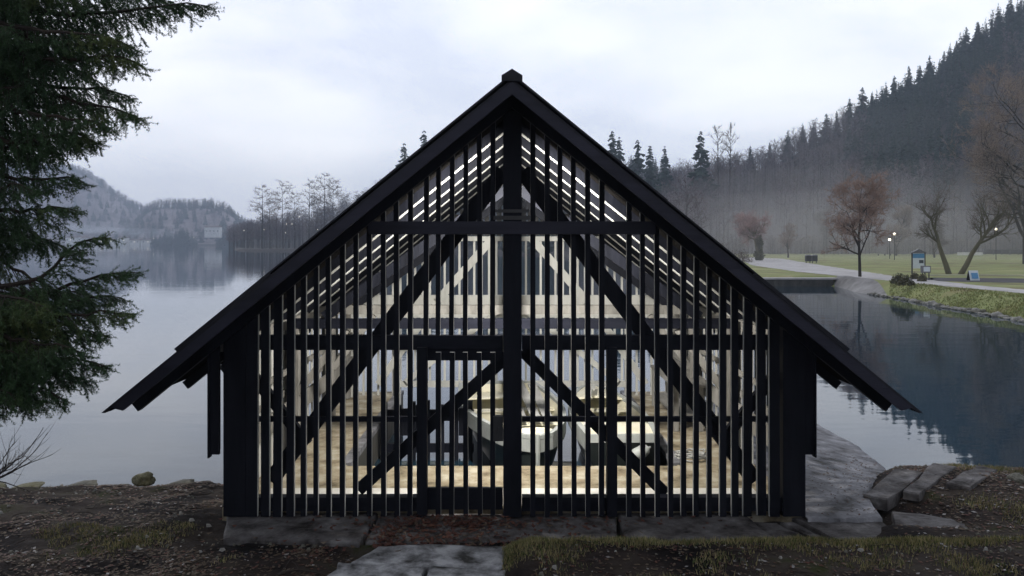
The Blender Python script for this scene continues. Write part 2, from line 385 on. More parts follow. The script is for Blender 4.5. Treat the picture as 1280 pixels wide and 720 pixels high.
# ------------------------------------------------------------------ boats
def boat(label, x, y, L, B, z_keel, free, rot, deck, stern=.84):
    t = thing('rowing_boat', label, 'boat', (x, y, z_keel)); t.rotation_euler = (0, 0, R(rot))
    n, k = 22, 9
    def half(s): return B / 2 * (max(0, 1 - (1 - s) ** 2.6)) ** .62 * (1 - .22 * max(0, s - .55) / .45) if s < 1 else B / 2 * .78
    def sheer(s): return free + .05 * (1 - s) ** 2.2 + .05 * s * s
    def keel(s): return .30 * max(0, .28 - s) ** 1.3 / .28
    def sec(s, inset, q):
        h = max(half(s) - inset, .004); zg = sheer(s); zk = keel(s) + inset * 1.6; pts = []
        for i in range(-k, k + 1):
            a = i / k; xx = h * math.copysign(abs(a) ** .75, a) if a else 0
            zz = zk + (zg - zk) * abs(a) ** 2.1
            pts.append((xx, s * L + inset * (1.6 * (1 - 2 * s)), zz + q))
        return pts
    for nm, ins, mt in (('hull', 0, 'boat_hull'), ('lining', .045, 'boat_cream')):
        b = MB(); w = 2 * k + 1
        vs = []; fs = []
        for j in range(n + 1): vs += sec(.0 + j / n, ins, 0 if ins == 0 else -.001)
        for j in range(n):
            for i in range(w - 1):
                q = (j * w + i, j * w + i + 1, (j + 1) * w + i + 1, (j + 1) * w + i)
                fs.append(q if ins else q[::-1])
        e = n * w; fs.append(tuple(range(e, e + w)) if ins else tuple(reversed(range(e, e + w))))
        b.add(vs, fs); b.build(nm, mt, t, smooth=True)
    b = MB()
    for sd in (-1, 1):
        pts = [(sd * (half(j / n) - .02), j / n * L + .01, sheer(j / n) + .005) for j in range(n + 1)]
        for a_, b_ in zip(pts, pts[1:]): b.bar(a_, b_, .085, .06)
        pts = [(sd * (half(j / n) + .006), j / n * L, sheer(j / n) - .13) for j in range(n + 1)]
        for a_, b_ in zip(pts, pts[1:]): b.bar(a_, b_, .03, .20)
    b.box(-half(.99), half(.99), L - .05, L + .01, sheer(1) - .10, sheer(1) + .03)
    b.build('gunwale', 'boat_rail', t)
    for s in (.34, .58, stern):
        b = MB(); h = half(s) - .06; z = sheer(s) - (.14 if stern > .8 or s < stern else -.02)
        b.box(-h, h, s * L, s * L + (.26 if s < stern else (1 - stern) * L - .06), z - .035, z); b.build('thwart', 'boat_cream', t, bevel=.008)
    b = MB(); q = deck
    m = 8
    pts = [(half(s * q / m) - .03) for s in range(m + 1)]
    vs = []; fs = []
    for j in range(m + 1):
        s = j * q / m; h = max(pts[j], .01)
        for i in (-1, -.5, 0, .5, 1): vs.append((h * i, s * L + .05 * (1 - s), sheer(s) + .012 + .05 * (1 - i * i)))
    for j in range(m):
        for i in range(4): fs.append((j * 5 + i, j * 5 + i + 1, (j + 1) * 5 + i + 1, (j + 1) * 5 + i))
    c = len(vs); vs += [(p[0], p[1], p[2] - .035) for p in vs[:c]]; fs += [tuple(c + i for i in reversed(f_)) for f_ in fs]
    jj = m * 5
    fs.append((jj, jj + 1, jj + 2, jj + 3, jj + 4, c + jj + 4, c + jj + 3, c + jj + 2, c + jj + 1, c + jj))
    b.add(vs, fs); b.build('foredeck', 'boat_cream', t)
    b = MB(); b.tube([(0, .02, keel(.02) - .03), (0, -.02, sheer(0) + .06)], .035, 6); b.build('stem_post', 'boat_rail', t)
    return t
WATER = -.6
b1 = boat('dark hulled rowing boat with cream inside, moored left of the slip behind the gate', -.02 + .42, 12.42, 4.9, 2.05, WATER - .18, 1.06, 8.5, .10)
b2 = boat('dark hulled rowing boat with broad cream stern deck, moored right of the other boat', 1.66, 17.0, 4.45, 1.44, WATER - .18, 1.06, 181, .30, .80)
pl = MB()
for i, (a, b) in enumerate((((.16, 13.9, .34), (-.10, 16.6, .50)), ((.42, 13.7, .35), (.12, 16.6, .52)), ((.62, 13.8, .34), (.40, 16.2, .50)))):
    pl.bar(a, b, .17, .03)
tag(pl.build('deck_boards', 'plank_grey'), 'three loose grey boards laid along the boat with the cream inside', 'boards')
for i, (sx, lab) in enumerate(((-1, 'a'), (1, 'b'))): pass
# picket mooring frame on the left of the slip
mf = thing('mooring_rack', 'dark picket rack of mooring posts standing in the slip left of the boats', 'mooring rack', (-1.55, 14.6, WATER))
f = MB()
for i in range(7):
    x = -.78 + i * .26; h = 1.02 + rnd.uniform(-.07, .07)
    f.box(x - .05, x + .05, -.05, .05, -.3, h)
    if i in (1, 2, 5): f.box(x + .06, x + .2, -.03, .03, .45, h - .06)
pk = f.build('pickets', 'black_wood', mf)
f = MB(); f.box(-.85, .85, .052, .12, .70, .90); f.box(-.85, .85, .052, .12, .12, .28); f.build('cross_rail', 'black_wood_h', mf)
# a white fender hung over the stern of the right boat, an oar in it
f = MB(); f.tube([(0, 0, -.17), (0, 0, -.14), (0, 0, -.06), (0, 0, .06), (0, 0, .14), (0, 0, .17), (0, 0, .2)], [.02, .075, .10, .10, .075, .02, .012], 12)
fd = f.build('fender', 'boat_rail', smooth=True); fd.location = (1.98, 12.43, .10); fd.rotation_euler = (0, R(62), 0); tag(fd, 'white fender hanging at the stern of the cream decked boat', 'fender')
f = MB(); f.tube([(1.15, 12.62, .48), (1.55, 15.6, .50)], .022, 8); f.bar((1.55, 15.6, .50), (1.62, 16.1, .505), .13, .02); tag(f.build('oar', 'pale_wood'), 'pale wooden oar lying along the cream decked boat', 'oar')
# supports, a rope coil and a bench on the right walkway
rp = MB(); pts = []
for i in range(90):
    a = i * .37; rr = .17 + .035 * math.sin(i * 1.7); pts.append((2.78 + rr * 1.25 * math.cos(a), 12.42 + rr * math.sin(a), .02 + .0012 * i + .012 * math.sin(i * .9)))
rp.tube(pts, .013, 6); tag(rp.build('rope_coil', 'plank_grey', smooth=True), 'pale rope coil lying on the right walkway by the cream decked boat', 'rope')
rk = thing('storage_shelf', 'dark board shelf against the right wall inside the boathouse', 'shelf', (3.15, 14.2, 0))
f = MB(); f.box(-.28, .28, 0, 2.4, .78, .83); f.build('shelf_board', 'grey_wood', rk)
for y in (.05, 2.25):
    for x in (-.26, .18): f = MB(); f.box(x, x + .08, y, y + .08, 0, .78); f.build('leg', 'grey_wood', rk)
f = MB(); f.box(-.24, .24, .15, 2.22, .25, .29); f.build('lower_board', 'grey_wood', rk)
# ------------------------------------------------------------------ near ground, bank, kerb, apron
def lerp_tab(x, tab):
    if x <= tab[0][0]: return tab[0][1]
    for (a, b), (c, d) in zip(tab, tab[1:]):
        if x <= c: return b + (d - b) * (x - a) / (c - a)
    return tab[-1][1]
def sm(a, b, x):
    t = min(1, max(0, (x - a) / (b - a))); return t * t * (3 - 2 * t)
from mathutils import noise as MN
def nz(x, y, s=1.0, o=0.0): return MN.noise(Vector((x * s + o, y * s - o, o * .7)))
def fbm(x, y, s=1.0, o=0.0): return nz(x, y, s, o) + .5 * nz(x, y, s * 2.1, o + 3) + .25 * nz(x, y, s * 4.3, o + 9)
SHORE = [(-30, 12.4), (-12, 12.7), (-8, 13.0), (-5, 13.2), (-3.9, 13.15), (-3.6, 12.2), (3.7, 12.2), (3.9, 13.2), (6.3, 13.9), (7.2, 14.2), (9, 14.1), (12, 14.4), (30, 14.0)]
def ground_z(x, y):
    sh = lerp_tab(x, SHORE) + .18 * nz(x, 0, 1.1, 5)
    z = -.10 + .055 * fbm(x, y, .6, 2) + (.022 + .02 * sm(-3.6, -4.4, x)) * fbm(x, y, 3.2, 7) + .012 * fbm(x, y, 9, 1)
    z -= .30 * sm(9.6, 12.5, y) * sm(-3.4, -4.2, x) + .30 * sm(11.9, 13.7, y) * sm(3.6, 5, x)      # the banks fall to the water
    if abs(x) < 4.0: z -= .10 * sm(4.0, 3.6, abs(x)) * sm(9.15, 9.5, y)
    z += .06 * sm(9.2, 8.5, y)
    z += (.13 * sm(-.3, .3, x) + .02) * sm(9.15, 8.75, y) * sm(-3, 0.2, x)       # lawn edge right of the stone path
    z -= .10 * sm(.4, .0, abs(x + 1.05) - .75) * sm(9.2, 8.9, y) * sm(7.2, 7.9, y)
    z += .15 * max(0, 1 - ((x - 6.5) / 1.5) ** 2 - ((y - 10.9) / 1.4) ** 2) - .20 * max(0, 1 - ((x - 5.05) / .75) ** 2 - ((y - 10.45) / .75) ** 2)      # soil mound by the broken slabs
    z += 1.75 * sm(7.6, -3, y)                                             # the slope the photographer stands on
    if 3.6 < x < 7.2 and y > 9: z -= .32 * sm(3.6, 3.9, x) * sm(.5, -.4, (x - 4.15) - .5 * (y - 9.6)) * sm(9.1, 9.7, y)
    edge = sm(sh - .75, sh + .45, y)
    z = z * (1 - edge) + (-1.05) * edge
    if y > sh + .45: z -= .25 * (y - sh - .45)
    return max(z, -1.5)
g = MB(); xs = []; x = -60.0
while x < 60: xs.append(x); x += .11 if -8.5 < x < 9.5 else (.8 if abs(x) < 26 else 3)
ys = []; y = -12.0
while y < 16.5: ys.append(y); y += .10 if y > 7.4 else .7
vs = [(x, y, ground_z(x, y)) for y in ys for x in xs]; nx = len(xs)
fs = [(j * nx + i, j * nx + i + 1, (j + 1) * nx + i + 1, (j + 1) * nx + i) for j in range(len(ys) - 1) for i in range(nx - 1)]
g.add(vs, fs)
tag(g.build('ground', 'soil', smooth=True), kind='structure')

# concrete kerb slabs before the facade, parted by cracks
# ramp beside the house running down into the lake
poly = [(3.69, 9.98), (4.62, 9.9), (4.85, 11.0), (5.55, 12.3), (6.4, 13.7), (6.75, 15.5), (6.9, 18.0), (3.69, 18.0)]
def apz(x, y): return -.075 - .185 * max(0, x - 4.0) * sm(10.2, 13.2, y) - .03 * sm(12, 18, y) - .012 * fbm(x, y, 1.2, 4)
ap = MB()
def inside(x, y):
    c = False
    for (x1, y1), (x2, y2) in zip(poly, poly[1:] + poly[:1]):
        if (y1 > y) != (y2 > y) and x < (x2 - x1) * (y - y1) / (y2 - y1) + x1: c = not c
    return c
rowsY = [9.98 + i * .16 for i in range(51)]
def xr(y): return lerp_tab(y, [(9.9, 4.62), (11.0, 4.85), (12.3, 5.55), (13.7, 6.4), (15.5, 6.75), (18, 6.9)]) + .05 * nz(y, 0, 2.2, 8)
nx_ = 20; vs = []; fs = []
for y in rowsY:
    e = xr(y)
    for i in range(nx_ + 1):
        x = 3.69 + (e - 3.69) * i / nx_; vs.append((x, y, apz(x, y)))
w = nx_ + 1
for j in range(len(rowsY) - 1):
    for i in range(nx_): fs.append((j * w + i, j * w + i + 1, (j + 1) * w + i + 1, (j + 1) * w + i))
c0 = len(vs)
for y in rowsY: vs.append((xr(y) + .01, y, apz(xr(y), y) - .5))
for i in range(nx_ + 1): vs.append((vs[i][0], vs[i][1] - .004, vs[i][2] - .5))
c1 = len(vs) - nx_ - 1
fs += [(c1 + i, c1 + i + 1, i + 1, i) for i in range(nx_)]
for j in range(len(rowsY) - 1): fs.append((j * w + nx_, c0 + j, c0 + j + 1, (j + 1) * w + nx_))
ap.add(vs, fs); tag(ap.build('concrete_ramp', 'concrete', smooth=True), kind='structure')

# rough stone path to the gate
def rough_slab(mb, pts, z, th, amp=.02, seed=0, m=0):
    """an irregular stone: outline subdivided and wobbled, domed top"""
    out = []
    for (a, b), (c, d) in zip(pts, pts[1:] + pts[:1]):
        for i in range(5):
            t = i / 5; x = a + (c - a) * t; y = b + (d - b) * t
            out.append((x + amp * nz(x, y, 4, seed), y + amp * nz(x, y, 4, seed + 20)))
    cx = sum(p[0] for p in out) / len(out); cy = sum(p[1] for p in out) / len(out)
    rings = [(1.0, -th), (1.0, -.02), (.975, 0.0), (.85, .004), (.6, .006), (.3, .006)]
    vs = []; n = len(out)
    for s, dz in rings:
        for x, y in out:
            X, Y = cx + (x - cx) * s, cy + (y - cy) * s
            vs.append((X, Y, z + dz + (.022 * fbm(X, Y, 3.5, seed + 3) if dz > -.03 else 0)))
    fs = []
    for r_ in range(len(rings) - 1):
        for i in range(n):
            i2 = (i + 1) % n; fs.append((r_ * n + i, r_ * n + i2, (r_ + 1) * n + i2, (r_ + 1) * n + i))
    fs.append(tuple((len(rings) - 1) * n + i for i in range(n)))
    mb.add(vs, fs, m)
p = MB()
rough_slab(p, [(-1.95, 7.6), (-.95, 7.5), (-.85, 8.3), (-1.80, 8.45)], -.01, .25, .10, 1)
rough_slab(p, [(-.92, 7.4), (-.12, 7.5), (-.06, 8.25), (-.82, 8.3)], .0, .25, .08, 2)
rough_slab(p, [(-1.72, 8.5), (-.84, 8.36), (-.10, 8.34), (-.02, 8.95), (-.9, 9.02), (-1.5, 8.98)], -.03, .25, .08, 3)
rough_slab(p, [(-2.1, 6.6), (-.1, 6.5), (-.1, 7.4), (-1.95, 7.5)], .1, .3, .1, 4)
tag(p.build('stone_path', 'path_stone', smooth=True), kind='structure')

# concrete kerb slabs before the facade, parted by cracks
k = MB()
for i, pts in enumerate(([(-3.35, 9.30), (-1.75, 9.16), (-1.70, 10.15), (-3.62, 10.15)], [(-1.70, 9.20), (1.24, 9.22), (1.30, 10.15), (-1.66, 10.15)],
                         [(1.29, 9.06), (3.12, 9.02), (2.92, 10.15), (1.34, 10.15)], [(3.17, 9.05), (3.64, 9.04), (3.30, 9.98), (2.97, 10.0)],
                         [(3.69, 9.06), (3.86, 9.05), (3.49, 9.98), (3.34, 9.98)], [(3.92, 9.10), (4.68, 9.26), (4.62, 10.2), (3.54, 10.2)])):
    rough_slab(k, pts, -.06 - .012 * (i % 2) - (.05 if i > 2 else 0), .4, .028, 30 + i)
tag(k.build('kerb', 'dark_concrete'), kind='structure')
# three broken concrete slabs on the right
for lab, pts, z, th, tilt in (('largest broken grey concrete slab beside the ramp, jutting over the hollow', [(4.80, 10.85), (5.00, 10.62), (6.02, 11.75), (5.72, 12.0)], -.03, .17, .03),
                        ('narrow broken concrete slab between the large slab and the soil mound', [(5.30, 10.85), (5.46, 10.70), (6.62, 11.95), (6.40, 12.12)], .02, .12, .02),
                        ('thin concrete slab half buried in the soil mound right of the others', [(5.95, 11.0), (6.20, 10.82), (7.15, 11.75), (6.95, 11.95)], .06, .08, -.02)):
    b = MB(); rough_slab(b, pts, z, th, .05, 5 + z * 50); cx = sum(p[0] for p in pts) / 4
    b.v = [(x, y, zz + tilt * (x - cx)) for x, y, zz in b.v]
    tag(b.build('broken_slab', 'dark_concrete'), lab, 'concrete slab', 'broken concrete slabs')
b = MB(); rough_slab(b, [(4.75, 9.95), (5.55, 9.7), (5.7, 10.1), (4.95, 10.45)], -.13, .2, .03, 9)
tag(b.build('broken_slab', 'dark_concrete'), 'dark tilted slab lying lowest in the hollow before the broken slabs', 'concrete slab', 'broken concrete slabs')

# rocks
def rock_mesh(seed, flat=.6, n=2):
    import bmesh
    bm = bmesh.new(); bmesh.ops.create_icosphere(bm, subdivisions=n + 1, radius=1)
    rr = random.Random(seed); o = rr.uniform(0, 50)
    for v in bm.verts:
        d = v.co.normalized(); q = 1 + .35 * MN.noise(d * 1.3 + Vector((o, 0, 0))) + .14 * MN.noise(d * 3.1 + Vector((0, o, 0)))
        v.co = Vector((d.x * q, d.y * q * .8, d.z * q * flat))
    me = bpy.data.meshes.new('rock'); bm.to_mesh(me); bm.free()
    me.polygons.foreach_set('use_smooth', [True] * len(me.polygons)); return me
RM = [rock_mesh(s, f) for s, f in ((1, .75), (2, .5), (3, .4), (4, .6), (5, .45))]
def rock(name, me, loc, s, label, group=None, m='rock', rz=None, cat='rock'):
    me2 = me
    if not me2.materials: me2.materials.append(M[m])
    o = bpy.data.objects.new(name, me2); COL.objects.link(o); o.location = loc
    o.scale = s if isinstance(s, tuple) else (s, s, s); o.rotation_euler = (0, 0, rnd.uniform(0, 6) if rz is None else rz)
    o.material_slots[0].link = 'OBJECT'; o.material_slots[0].material = M[m]
    return tag(o, label, cat, group)
rock('boulder', RM[0], (-5.95, 12.95, -.47), (.17, .17, .15), 'round tan boulder standing alone on the left shoreline', m='mossy_rock', rz=.3)
for px, y, s, lab in ((35, 12.9, .42, 'low mossy stone on the shoreline beneath the bare shrub'), (102, 13.0, .40, 'flat grey shoreline stone between shrub and tan boulder'),
                      (150, 12.95, .25, 'small flat stone just left of the tan boulder'), (226, 13.1, .36, 'dark low stone on the shore right of the tan boulder'), (262, 13.05, .34, 'dark shoreline stone nearest the boathouse corner'), (-10, 12.8, .5, 'flat shoreline stone at the foot of the spruce')):
    rock('shore_stone', RM[int(px) % 4 + 1], (gx(px, y), y - .12, -.565), (s * .8, s * .5, s * .26), lab, 'shoreline stones', 'mossy_rock' if px < 90 else 'rock')
for px, py, s, lab in ((1270, 606, .16, 'grey stone beside the soil mound under the right bank'), (1120, 640, .09, 'small stone lying at the ramp corner below the slabs'), (945, 656, .05, 'small pale pebble in the lawn edge by the kerb')):
    y = (EYE + .05) / (py - HOR) * F; rock('bank_stone', RM[1], (gx(px, y), y, ground_z(gx(px, y), y) + .01), s, lab, 'stones on the right bank')

# ------------------------------------------------------------------ litter and grass
def scatter_leaves(n, fx, size, seed, zoff=.006, flat=.35):
    q = np.random.default_rng(seed); T = []
    for i in range(n):
        x, y = fx(q); z = (ground_z(x, y)) + zoff
        a = q.uniform(0, 6.283); s = size * q.uniform(.5, 1.3); c, d = math.cos(a) * s, math.sin(a) * s
        t1, t2 = q.uniform(-flat, flat, 2) * s; b = .5
        T.append([(x - c, y - d, z + abs(t1)), (x + d * b, y - c * b, z), (x + c, y + d, z + abs(t2))])
        T.append([(x - c, y - d, z + abs(t1)), (x + c, y + d, z + abs(t2)), (x - d * b, y + c * b, z + .2 * s)])
    return T
def kerb_leaves(n, seed):
    q = np.random.default_rng(seed); T = []
    for i in range(n):
        x = -.75 + q.normal(0, .42) if q.random() < .62 else q.normal(-.4, 1.3)
        y = q.uniform(8.95, 9.95) if q.random() < .7 else q.uniform(9.6, 9.95)
        if q.random() < .12: x = -1.42 + q.normal(0, .09); y = 9.3 + q.normal(0, .2)
        z = max(ground_z(x, y), -.062 - .03 * (9.98 - y)) + .008 + abs(q.normal(0, .016)) * (1 if abs(x + .7) < .6 else .3)
        a = q.uniform(0, 6.283); s = .034 * q.uniform(.5, 1.35); c, d = math.cos(a) * s, math.sin(a) * s; t1, t2 = np.abs(q.uniform(-.8, .8, 2)) * s; b = .55
        T.append([(x - c, y - d, z + t1), (x + d * b, y - c * b, z), (x + c, y + d, z + t2)])
        T.append([(x - c, y - d, z + t1), (x + c, y + d, z + t2), (x - d * b, y + c * b, z + .3 * s)])
    return T
mi = lambda T, ps, seed: np.repeat(np.random.default_rng(seed).choice(len(ps), size=len(T) // 2, p=ps), 2)
T = kerb_leaves(1300, 1)
tag(tri_obj('red_leaves', T, ['leaf_red', 'leaf_brown'], mi=mi(T, [.8, .2], 2)), 'red brown leaves blown in a drift against the foot of the gate', 'leaves', kind='stuff')
def left_bank(q):
    y = q.uniform(8.0, 12.9); return q.uniform(-8.4, -2.0) if y < 9.9 else q.uniform(-9.4, -3.75), y
def left_clump(q):
    while True:
        x, y = left_bank(q)
        if fbm(x, y, .9, 17) > q.uniform(-.25, .6): return x, y
T = scatter_leaves(9000, left_clump, .028, 3)
T += scatter_leaves(1500, lambda q: (q.uniform(-5.5, -1.2), q.uniform(8.0, 9.0)), .026, 4)
tag(tri_obj('dry_leaves', T, ['leaf_brown', 'leaf_red', 'leaf_pale'], mi=mi(T, [.70, .26, .04], 5)), 'dry brown leaf litter covering the dark left bank', 'leaves', kind='stuff')
def right_bank(q):
    if q.random() < .5: return q.uniform(4.6, 9.8), q.uniform(9.0, 14.0)
    return q.uniform(.2, 7.5), q.uniform(7.6, 9.0)
def right_shore(q):
    while True:
        x, y = q.uniform(4.7, 10.5), q.uniform(9.6, 14.1)
        if x > 4.6 + .52 * (y - 9.6) and fbm(x, y, .9, 27) > q.uniform(-.6, .4): return x, y
T = scatter_leaves(5000, right_bank, .026, 6) + scatter_leaves(7500, right_shore, .030, 61)
tag(tri_obj('dry_leaves', T, ['leaf_brown', 'leaf_red', 'leaf_pale'], mi=mi(T, [.66, .26, .08], 7)), 'scattered leaf litter on the right bank and lawn', 'leaves', kind='stuff')
def blades(n, fx, h, seed, w=.0045, lean=.6):
    q = np.random.default_rng(seed); T = np.zeros((n, 3, 3), np.float32)
    for i in range(n):
        x, y = fx(q); z = ground_z(x, y) - .005; a = q.uniform(0, 6.283); hh = h * q.uniform(.4, 1.25); l = hh * q.uniform(.1, lean); b = q.uniform(0, 6.283)
        c, d = math.cos(a) * w, math.sin(a) * w
        T[i] = [(x - c, y - d, z), (x + c, y + d, z), (x + l * math.cos(b), y + l * math.sin(b), z + hh)]
    return T
def lawn(q):
    while True:
        x, y = q.uniform(-.1, 8.5), 7.5 + 1.7 * q.random() ** .6
        if x < 4.4 and y > 9.02 + .1 * nz(x, 0, 3, 3): continue
        e = sm(8.45, 8.95, y)
        if fbm(x, y, 1.6, 12) + e * 1.7 - .6 > q.uniform(-.6, .9): return x, y
def lawn_far(q):
    while True:
        x, y = q.uniform(4.7, 11), q.uniform(9.0, 14.0)
        if x < 4.9 + .55 * (y - 9.5): continue
        if fbm(x, y, .8, 21) > q.uniform(-.1, .9): return x, y
def left_patch(q):
    while True:
        x, y = q.uniform(-8, -1.6), q.uniform(7.7, 9.9)
        if fbm(x, y, 1.0, 33) > q.uniform(.2, .9): return x, y
q_ = [blades(42000, lawn, .06, 21), blades(7000, lawn_far, .06, 22), blades(6500, left_patch, .05, 23)]
T = np.concatenate(q_)
m_ = (np.random.default_rng(8).random(len(T)) < .62).astype(np.int32)
tag(tri_obj('grass', T, ['grass_green', 'grass_straw'], mi=m_), 'short winter grass and straw along the bank and lawn edge', 'grass', kind='stuff')

# leaves on the ramp and the slabs, twigs on the bank
T = []
q = np.random.default_rng(44)
for i in range(420):
    y = q.uniform(10.1, 14.5); x = xr(y) - abs(q.normal(0, .55)) if q.random() < .7 else q.uniform(3.8, xr(y))
    z = apz(x, y) + .006; a = q.uniform(0, 6.283); s = .022 * q.uniform(.5, 1.3); c_, d_ = math.cos(a) * s, math.sin(a) * s
    T.append([(x - c_, y - d_, z), (x + d_ * .5, y - c_ * .5, z + .004), (x + c_, y + d_, z + .3 * s)]); T.append([(x - c_, y - d_, z), (x + c_, y + d_, z + .3 * s), (x - d_ * .5, y + c_ * .5, z + .006)])
tag(tri_obj('dry_leaves', T, ['leaf_brown', 'leaf_red'], mi=mi(T, [.7, .3], 9)), 'dead leaves caught along the edge of the concrete ramp', 'leaves', kind='stuff')
P_ = []
for i in range(2600):
    x, y = left_bank(q) if q.random() < .6 else right_bank(q)
    if fbm(x, y, .8, 41) < q.uniform(-.2, .7): continue
    s = .012 + .03 * q.random() ** 3; z = ground_z(x, y) + s * .2; a = q.uniform(0, 6.283); e = [np.array([math.cos(a + k * 2.094) * s * q.uniform(.7, 1.3), math.sin(a + k * 2.094) * s * q.uniform(.7, 1.3), 0]) for k in range(3)]
    o_ = np.array([x, y, z]); t_ = o_ + np.array([0, 0, s * q.uniform(.4, .8)])
    for k in range(3): P_.append([o_ + e[k] - [0, 0, s * .3], o_ + e[(k + 1) % 3] - [0, 0, s * .3], t_ + e[(k + 1) % 3] * .55]); P_.append([o_ + e[k] - [0, 0, s * .3], t_ + e[(k + 1) % 3] * .55, t_ + e[k] * .55])
    P_.append([t_ + e[k] * .55 for k in range(3)])
tag(tri_obj('gravel', P_, ['rock', 'pale_rock'], mi=np.repeat((q.random(len(P_) // 7) < .35).astype(np.int32), 7)), 'small grey stones and gravel lying among the leaves on the bank', 'gravel', kind='stuff')
tw = MB()
for i in range(170):
    x, y = left_bank(q) if i < 110 else right_bank(q); a = q.uniform(0, 6.283); l = q.uniform(.08, .35); pts = []
    for k in range(4):
        t = (k / 3 - .5) * l; xx, yy = x + t * math.cos(a) + q.normal(0, .012), y + t * math.sin(a); pts.append((xx, yy, ground_z(xx, yy) + .012 + abs(q.normal(0, .01))))
    tw.tube(pts, q.uniform(.003, .007), 4, cap=False)
tag(tw.build('twigs', 'spruce_bark'), 'thin dark twigs strewn over the bank', 'twigs', kind='stuff')
# ------------------------------------------------------------------ lake
w = MB(); w.add([(-4000, 8.5, WATER), (4000, 8.5, WATER), (4000, 4200, WATER), (-4000, 4200, WATER)], [(0, 1, 2, 3)])
tag(w.build('lake_water', 'water'), kind='structure')
# ------------------------------------------------------------------ far land: park shore, wooded hillside, peninsula
SH = [(282, 430), (300, 385), (360, 362), (450, 330), (640, 270), (800, 185), (890, 112), (920, 80), (936, 72.4), (1040, 72.4), (1052, 70), (1068, 64), (1100, 59), (1180, 48.4), (1280, 39.7), (1400, 33), (1700, 26), (2200, 21), (2600, 20)]
FOOT = [(282, 520), (360, 470), (450, 420), (640, 300), (800, 225), (890, 192), (930, 212), (1280, 205), (1700, 150), (2600, 120)]
CREST = [(282, 640), (450, 600), (640, 470), (900, 430), (1280, 400), (2600, 380)]
SIL = [(282, 290), (330, 268), (400, 255), (450, 240), (500, 205), (640, 186), (760, 200), (840, 199), (880, 193), (930, 187), (960, 176), (1030, 141), (1100, 107), (1160, 71), (1240, 14), (1300, -30), (1400, -60), (1600, -60), (2000, -40), (2600, 0)]
TH = 15.0
PARK = .3
def land_z(px, Y):
    s, ft, cr = lerp_tab(px, SH), lerp_tab(px, FOOT), lerp_tab(px, CREST)
    if Y <= s: return -.6 - .35 * (s - Y) if s - Y < 2 else -1.3
    z = -.6 + (PARK + .6) * sm(-.3, (1.0 + .012 * s) + 3.4 * sm(1046, 1066, px), Y - s)
    H = max(2, EYE + (HOR - lerp_tab(px, SIL)) / F * cr - TH)
    t = (Y - ft) / (cr - ft)
    X = gx(px, Y)
    if t > 0: z += (H - PARK) * (t ** 1.25 if t < 1 else 1 - .15 * (t - 1)) + 3.0 * fbm(X, Y, .012, 4) * min(1, t * 3) * min(1, H / 20)
    m = sm(282, 304, px)
    return z * m + (-1.4) * (1 - m)
pxs = []; p = 282
while p < 2600: pxs.append(p); p += 5 if p < 1400 else 25
def land_obj(name, mt, ps, fy, rows):
    vs, fs = [], []; n = rows + 1
    for p in ps:
        for j in range(n): Y = fy(p, j / rows); vs.append((gx(p, Y), Y, land_z(p, Y)))
    for i in range(len(ps) - 1):
        for j in range(rows): fs.append((i * n + j, (i + 1) * n + j, (i + 1) * n + j + 1, i * n + j + 1))
    me = bpy.data.meshes.new(name); me.from_pydata(vs, [], fs); me.materials.append(M[mt])
    me.polygons.foreach_set('use_smooth', [True] * len(fs)); o = bpy.data.objects.new(name, me); COL.objects.link(o)
    return tag(o, kind='structure')
wob = lambda p: 5 * nz(p, 0, .021, 3) + 2 * nz(p, 0, .09, 8)
sh_y = lambda p: lerp_tab(p, SH); ft_y = lambda p: lerp_tab(p, FOOT) + wob(p)
land_obj('park_lawn', 'park_grass', [p for p in pxs if p >= 882], lambda p, t: sh_y(p) - 1.2 + (.5 + ft_y(p) - sh_y(p) + 1.2) * t ** 2.6, 60)
land_obj('hillside', 'forest_floor', [p for p in pxs if p >= 882], lambda p, t: ft_y(p) + 500 * t ** 1.3, 46)
land_obj('far_point', 'forest_floor', [p for p in pxs if p <= 887], lambda p, t: sh_y(p) - 2 + 560 * t ** 2, 60)
def on_park(px, py):                       # a point of the park ground seen at that pixel
    Y = (EYE - PARK) * F / (py - HOR); return Vector((gx(px, Y), Y, PARK))

# paths and roads laid on the park
def ribbon(name, mt, pts, dz):
    mb = MB(); vs = []; fs = []
    L_ = [on_park(a, b) for a, b, _ in pts]; W_ = [c for _, _, c in pts]; P_ = []
    for i in range(len(L_) - 1):
        for k in range(16): t = k / 16; P_.append((L_[i].lerp(L_[i + 1], t), W_[i] + (W_[i + 1] - W_[i]) * t))
    P_.append((L_[-1], W_[-1]))
    for i, (c, w) in enumerate(P_):
        d = (P_[min(i + 1, len(P_) - 1)][0] - P_[max(i - 1, 0)][0]).normalized(); n = Vector((-d.y, d.x, 0))
        w += (.10 * w + .12) * fbm(c.x, c.y, .7, 3) * (name != 'road_kerb')
        for s in (-1, 1): q = c + n * (s * w / 2); vs.append((q.x, q.y, PARK + dz))
    for i in range(len(P_) - 1): fs.append((2 * i, 2 * i + 1, 2 * i + 3, 2 * i + 2))
    mb.add(vs, fs); return tag(mb.build(name, mt), kind='structure')
ribbon('path', 'gravel_path', [(922, 322, 7), (950, 323.5, 8), (985, 332, 9), (1040, 340, 7), (1090, 346, 4.5), (1140, 351, 3.6), (1190, 356.5, 3.2), (1240, 361, 2.6), (1300, 366.5, 2.4), (1420, 378, 2.4)], .02)
ribbon('road', 'asphalt', [(1110, 347.5, 3), (1160, 349, 6), (1215, 350, 8), (1290, 351, 9), (1450, 353, 9)], .012)
ribbon('road_kerb', 'gravel_path', [(1160, 344.2, .7), (1215, 344, .7), (1290, 344.5, .7), (1450, 345.5, .7)], .03)
ribbon('forest_path', 'gravel_path', [(905, 317.4, 5), (990, 317.2, 4), (1060, 317.0, 3)], .03)
